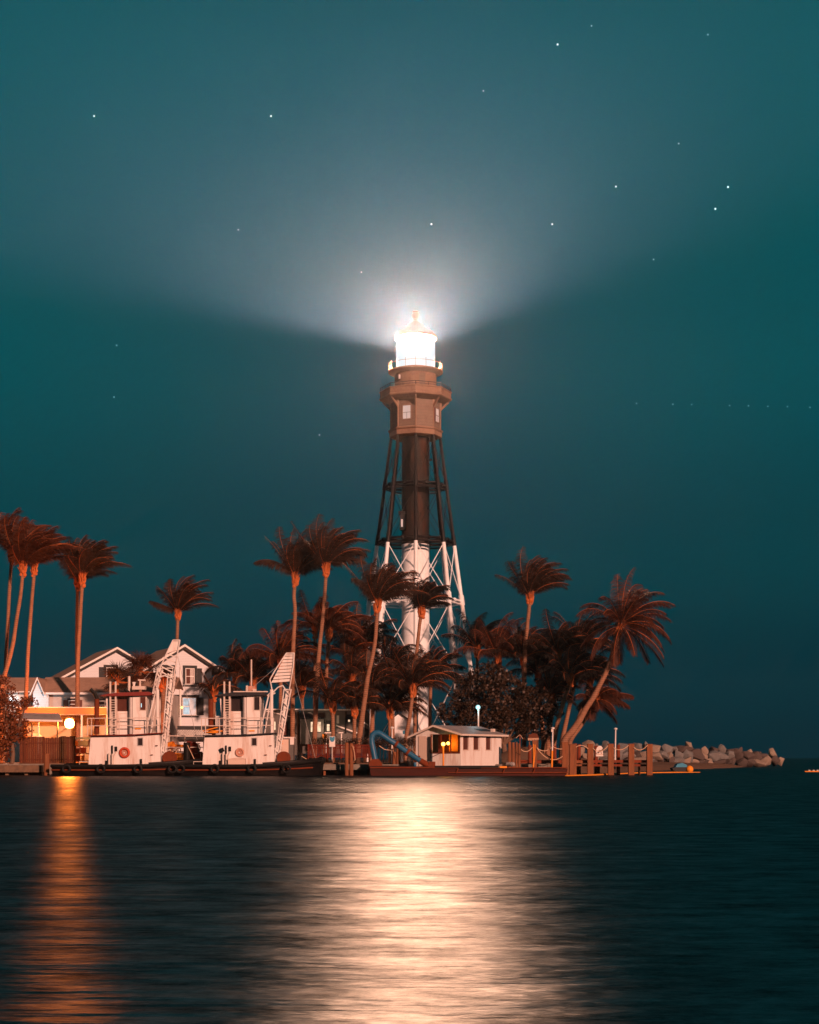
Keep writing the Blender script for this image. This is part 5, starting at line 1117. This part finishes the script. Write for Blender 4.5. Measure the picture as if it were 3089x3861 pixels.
lamp('cyan_light', 'POINT', P(1803, 2667, 129.6), (.25, .85, 1), 50, .15)
single('round_float', 'round tank with a white end at the right end of the cabin', 'float', MB().tube([P(1914, 2882, 121), P(1932, 2882, 120.6)], .17, 14).tube([P(1930, 2882, 120.64), P(1938, 2881, 120.5)], [.175, .13], 14), M['galv'], P(1925, 2890, 121), smooth=True)

# ------------------------------------------------------------------ right dock
dkr = thing('timber_dock', 'long narrow timber dock of red-brown boards with low cross beams', 'dock', P(2290, 2905, 125))
part('deck', MB().pbox(2170, 2455, 2866, 2876, 124.2, 126.2).pbox(1950, 2120, 2866, 2878, 126.3, 127), M['dock_wood'], dkr)
part('lower_beam', MB().pbox(2172, 2450, 2882, 2890, 124.3, 124.5), M['dock_wood'], dkr)
part('pale_board', MB().pbox(2173, 2222, 2868, 2878, 124.12, 124.195).pbox(2173, 2212, 2882, 2889, 124.2, 124.29), M['pile_wood'], dkr)
for i in range(8): x_ = 2180 + 38 * i; part('joist', MB().pbox(x_, x_ + 7, 2876.4, 2925, 125.4, 125.6), M['pile_wood'], dkr)
big = [(1917, 1930, 2797), (1931, 1943, 2799), (1945, 1954, 2798), (1955, 1965, 2803), (2008, 2025, 2794), (2119, 2143, 2800), (2147, 2173, 2808), (2215, 2237, 2807), (2293, 2314, 2807), (2370, 2391, 2807), (2439, 2460, 2808)]
for i, (a, b_, t_) in enumerate(big):
    w_ = (b_ - a) * 123.7 / F / 2; c = P((a + b_) / 2, t_, 123.7); z0 = -.5
    m = MB()
    if i < 4: m.tube([Vector((c.x, 124.2, z0)), Vector((c.x, 124.2, c.z))], [w_, w_ * .95], 10)
    else: m.box(c.x - w_, c.x + w_, 123.7 - w_, 123.7 + w_, z0, c.z).box(c.x - w_ * 1.12, c.x + w_ * 1.12, 123.7 - w_ * 1.12, 123.7 + w_ * 1.12, c.z + .002, c.z + .05)
    lab = (['leftmost pile of the close cluster beside the cabin', 'second pile of the close cluster beside the cabin', 'third pile of the close cluster beside the cabin', 'last pile of the close cluster beside the cabin',
            'thick pile with pale ropes between cluster and lamp post', 'stout pile where the barge ends', 'stout pile just right of the barge end', 'dock pile left of the white hanging board', 'dock pile between white board and white post',
            'dock pile before the last, against the boulders', 'last dock pile at the seaward end'])[i]
    single('dock_pile', lab, 'pile', m, M['pile_wood'], Vector((c.x, 123.7, 0)), 'piles of the right dock')
rnd = random.Random(4)
for i, (a, t_) in enumerate(((1998, 2810), (2092, 2812), (2170, 2803), (2184, 2806), (2248, 2812), (2332, 2808))):
    c = P(a, t_, 127.5); single('back_pile', ['thin pile behind the rope pile', 'thin pile behind the yellow lamp post', 'thin pile behind the stout pile right of the barge', 'thin pile left of the first wide dock bay', 'thin pile behind the white hanging board', 'thin pile behind the white post'][i], 'pile',
        MB().tube([Vector((c.x, 127.5, -.4)), c], [.15, .14], 8), M['dock_wood'], Vector((c.x, 127.5, 0)), 'thin piles on the landward side of the dock', True)
rp_ = ['pale rope between cluster and thick pile', 'pale rope between thick pile and yellow post', 'pale rope between yellow post and stout pile', 'pale rope from right stout pile to next dock pile', 'pale rope sagging either side of the white board', 'pale rope behind the white post', 'pale rope to the last dock pile', 'long low rope hanging toward the sand mound']
for i, (a, y0, b_, y1, sag) in enumerate(((1965, 2826, 2008, 2818, 12), (2025, 2820, 2084, 2815, 14), (2084, 2814, 2120, 2824, 4), (2172, 2818, 2218, 2824, -10), (2236, 2822, 2293, 2812, 16), (2314, 2820, 2371, 2810, 12), (2390, 2818, 2442, 2810, 14), (2026, 2822, 2122, 2852, 26))):
    pts = [P(a + (b_ - a) * t / 8, y0 + (y1 - y0) * t / 8 + sag * 4 * (t / 8) * (1 - t / 8), 123.4) for t in range(9)]
    single('dock_rope', rp_[i], 'rope', MB().tube(pts, .032, 5), M['rope'], pts[4], 'ropes strung between the dock piles', True)
for i, (x_, t_, Yp, mt, lb) in enumerate(((2083, 2748, 123.0, 'orange', 'tall dock light post, yellow below and white above, before the sand mound'), (2320, 2750, 126.5, 'boat_white', 'tall thin white dock light post rising before the boulders'))):
    o = thing('dock_lamp', lb, 'lamp post', P(x_, 2890, Yp), 'dock light posts')
    zm = 2830 if i == 0 else 2860
    part('post', MB().tube([P(x_ + 2, t_, Yp), P(x_, zm, Yp)], [.05, .06], 8), M['boat_white'], o, None, True)
    part('lower_post', MB().tube([P(x_, zm, Yp), P(x_ - 2, 2900, Yp)], .075, 8), M[mt], o, None, True)
    part('cap', MB().lathe(P(x_ + 2, t_ - 2, Yp), [(.05, -.10), (.13, -.06), (.15, .04), (.04, .09)], 12), M['boat_white'], o, None, True)
    if i == 0: part('power_box', MB().pbox(x_ - 4, x_ + 2, t_ + 2, t_ + 12, Yp - .08, Yp), M['boat_rail'], o)
single('dock_pipe', 'pale pipe pair strapped to the thick rope pile', 'pipe', MB().tube([P(2012, 2806, 123.3), P(2013, 2850, 123.3), P(2011, 2894, 123.3)], .04, 6).tube([P(2018, 2808, 123.3), P(2017, 2850, 123.3), P(2012, 2894, 123.3)], .035, 6), M['orange'], P(2014, 2850, 123.3), smooth=True)
cr_ = MB().pprism([(2248, 2852), (2248, 2828), (2252, 2818), (2259, 2812), (2268, 2813), (2273, 2820), (2275, 2852)], 123.9, 124.02)
lj = thing('hanging_board', 'white round-topped board hanging between dock piles', 'board', P(2262, 2852, 123.9))
part('board', cr_, M['sign_white'], lj)
part('mark', MB().tube([P(2257, 2841, 123.88), P(2258, 2832, 123.88), P(2262, 2828, 123.88), P(2267, 2832, 123.88), P(2268, 2842, 123.88)], .02, 5), M['rust'], lj)
part('straps', MB().pbox(2250, 2274, 2843, 2845, 123.87, 123.897), M['rope'], lj)
# sand mound furniture: rustic tiki-topped stand
tk = thing('thatched_stand', 'small thatched stand on the sand mound behind the dock', 'stand', P(2015, 2820, 134))
part('thatch', MB().pprism([(1992, 2783), (1996, 2770), (2010, 2765), (2026, 2767), (2033, 2783)], 133.6, 134.6), M['fence_wood'], tk)
fr_ = MB(); rnd = random.Random(6)
for i in range(16): x_ = 1992 + 2.6 * i; fr_.bar(P(x_, 2783, 133.6), P(x_ + rnd.uniform(-1, 1), 2790 + rnd.uniform(-2, 4), 133.6), .025, 4)
part('fringe', fr_, M['rope'], tk)
for x_ in (1997, 2028): part('post', MB().bar(P(x_, 2780, 133.9), P(x_, 2840, 133.9), .05, 6), M['pile_wood'], tk)
sp_ = thing('rope_stanchion', 'small wooden post with rope cross on the sand slope', 'post', P(1961, 2800, 130))
part('post', MB().bar(P(1961, 2770, 130), P(1961, 2830, 130), .05, 6), M['dock_wood'], sp_)
part('rope', MB().tube([P(1946, 2783, 130), P(1961, 2770, 129.95), P(1972, 2786, 130)], .025, 5), M['rope'], sp_)

# ------------------------------------------------------------------ jetty boulders
import bmesh
def boulder(c, s, rnd):
    bm = bmesh.new()
    for i in range(15):
        v = Vector((rnd.gauss(0, 1), rnd.gauss(0, 1), rnd.gauss(0, 1))).normalized() * rnd.uniform(.68, 1.12)
        bm.verts.new((c[0] + v.x * s[0], c[1] + v.y * s[1], c[2] + v.z * s[2]))
    r = bmesh.ops.convex_hull(bm, input=bm.verts); 
    bmesh.ops.delete(bm, geom=[v for v in bm.verts if not v.link_faces], context='VERTS')
    bmesh.ops.bevel(bm, geom=list(bm.edges), offset=min(s) * .025, segments=2, affect='EDGES', profile=.5)
    bm.verts.ensure_lookup_table(); bm.verts.index_update()
    m = MB(); m.add([v.co.copy() for v in bm.verts], [tuple(v.index for v in f.verts) for f in bm.faces]); bm.free(); return m
rnd = random.Random(77)
def jy(px): return 160 + (px - 2100) / 845.0 * 62
rows = [('bottom', [(2945 - i * 30, 2875, 31, 22) for i in range(28)]), ('middle', [(2908 - i * 32, 2853, 32, 25) for i in range(25)]), ('top', [(2866 - i * 36, 2832, 33, 24) for i in range(21)])]
for rw, lst in rows:
    for i, (x_, y_, hw, hh) in enumerate(lst):
        Y = jy(x_) + {'bottom': 0, 'middle': 1.6, 'top': 3.2}[rw]; s = Y / F
        tap = min(1, (2960 - x_) / 160) * .6 + .4 if rw != 'bottom' else 1
        if rw == 'top':
            y_ = 2830 + .26 * (x_ - 2745) if x_ > 2745 else 2826 + 6 * math.sin(x_ * .05)
            if x_ < 2500: y_ = 2822 + 8 * math.sin(x_ * .09)
        f = rnd.choice((.55, .8, .9, 1.0, 1.15, 1.35)) * (.7 if x_ > 2860 else 1); c = P(x_ + rnd.uniform(-8, 8), y_ + rnd.uniform(-5, 5), Y)
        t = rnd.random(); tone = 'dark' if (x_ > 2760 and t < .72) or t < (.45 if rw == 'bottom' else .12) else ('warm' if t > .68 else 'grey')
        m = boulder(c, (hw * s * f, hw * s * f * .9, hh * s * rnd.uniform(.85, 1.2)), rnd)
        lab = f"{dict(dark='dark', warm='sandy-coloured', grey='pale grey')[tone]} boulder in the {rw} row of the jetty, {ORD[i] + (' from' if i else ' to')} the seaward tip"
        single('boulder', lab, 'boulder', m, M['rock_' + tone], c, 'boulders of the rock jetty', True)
# things at the waterline on the right
db = thing('dinghy', 'small dark dinghy with a cover lying at the waterline by the jetty', 'dinghy', P(2570, 2905, 150))
Yd = 152
part('hull', MB().pprism([(2540, 2905), (2536, 2896), (2550, 2893), (2595, 2893), (2602, 2899), (2596, 2908), (2548, 2909)], Yd, Yd + 1.6), M['dark_trim'], db)
part('cover', MB().pprism([(2548, 2893), (2556, 2881), (2574, 2877), (2590, 2884), (2594, 2893)], Yd + .1, Yd + 1.5), M['sign_blue'], db)
single('buoy', 'orange round buoy floating beside the dark dinghy', 'buoy', MB().ball(P(2601, 2901, 143), .34, 8), M['orange'], P(2601, 2908, 143), 'orange floats', True)
single('float_line', 'long thin orange float line on the water past the barge', 'float line', MB().tube([P(2135, 2927, 117.5) , P(2250, 2923, 122), P(2400, 2916, 136), P(2560, 2913.5, 141), P(2640, 2913, 143)], [.09, .09, .09, .08, .05], 6), M['orange'], P(2400, 2916, 136), smooth=True)
for i, x_ in enumerate((3052, 3068, 3083)):
    single('buoy', ['white float at far right, innermost of the three', 'white float at far right, middle of the three', 'white float at far right, nearest the frame edge'][i], 'buoy', MB().ball(P(x_, 2906, 155), .13, 6, sq=.7), M['sign_white'], P(x_, 2906, 155), 'white floats on the orange line', True)
single('float_line', 'short orange float line under the three white floats', 'float line', MB().tube([P(3035, 2911, 148), P(3120, 2911, 148)], .10, 6), M['orange'], P(3080, 2911, 148), smooth=True)
sand = MB().prism([(PX(2455, 152), -.3), (PX(2455, 152), .12), (PX(2520, 152), .22), (PX(2680, 152), .10), (PX(2740, 152), -.3)], 158, 168)
# ------------------------------------------------------------------ stars and the far aircraft
stars = [(2103, 167, 1, 'bright star high above and right of the lighthouse'), (355, 437, 1, 'star alone in the upper left sky'), (1022, 437, 1, 'star upper left of the lighthouse'), (2323, 703, 1, 'star right of the glow, left of a closer pair'),
         (2746, 705, 1, 'upper star of the close pair at far right'), (2698, 787, 1, 'lower star of the close pair at far right'), (1627, 845, 1, 'star straight above the lantern'), (2083, 845, 1, 'star above and right of the lantern'),
         (2231, 97, 0, 'faint star near the top edge of the sky'), (2560, 541, 0, 'faint star at the right between high and low stars'), (1823, 342, 0, 'faint star high above the lantern'), (899, 866, 0, 'faint star left of the glow'), (440, 1302, 0, 'faint star low in the left sky'),
         (1363, 1026, 0, 'faint star inside the glow just above left of the lantern'), (2465, 978, 0, 'faint star right of the glow edge'), (430, 1497, 0, 'faintest star low at left'), (1205, 1640, 0, 'faint star left of the tower legs'), (2670, 130, 0, 'faint star toward the top right corner')]
for x_, y_, br, lb in stars:
    Y = 6000; c = P(x_, y_, Y); single('star', lb, 'star', MB().ball(c, 3.2 if br else 2.2, 5), E['star' if br else 'star_dim'], c, 'stars in the night sky', True)
for i, (x_, y_) in enumerate(((2401, 1521), (2538, 1524), (2609, 1525), (2752, 1529), (2823, 1530), (2896, 1532), (2970, 1533), (3055, 1536))):
    c = P(x_, y_, 6000); single('distant_light', 'tiny point of light in the dotted row at right, ' + (ORD[i] + ' from the lighthouse' if i else 'nearest to the lighthouse'), 'light', MB().ball(c, 1.7, 4), E['star_dim'], c, 'dotted row of distant lights', True)

# ------------------------------------------------------------------ render settings
sc.render.engine = 'CYCLES'
sc.view_settings.view_transform = 'Standard'; sc.view_settings.look = 'None'; sc.view_settings.exposure = 0; sc.view_settings.gamma = 1
sc.cycles.volume_bounces = 0; sc.cycles.max_bounces = 5; sc.cycles.diffuse_bounces = 2; sc.cycles.glossy_bounces = 3; sc.cycles.transparent_max_bounces = 10
sc.cycles.sample_clamp_indirect = 3.0
sc.cycles.caustics_reflective = False; sc.cycles.caustics_refractive = False
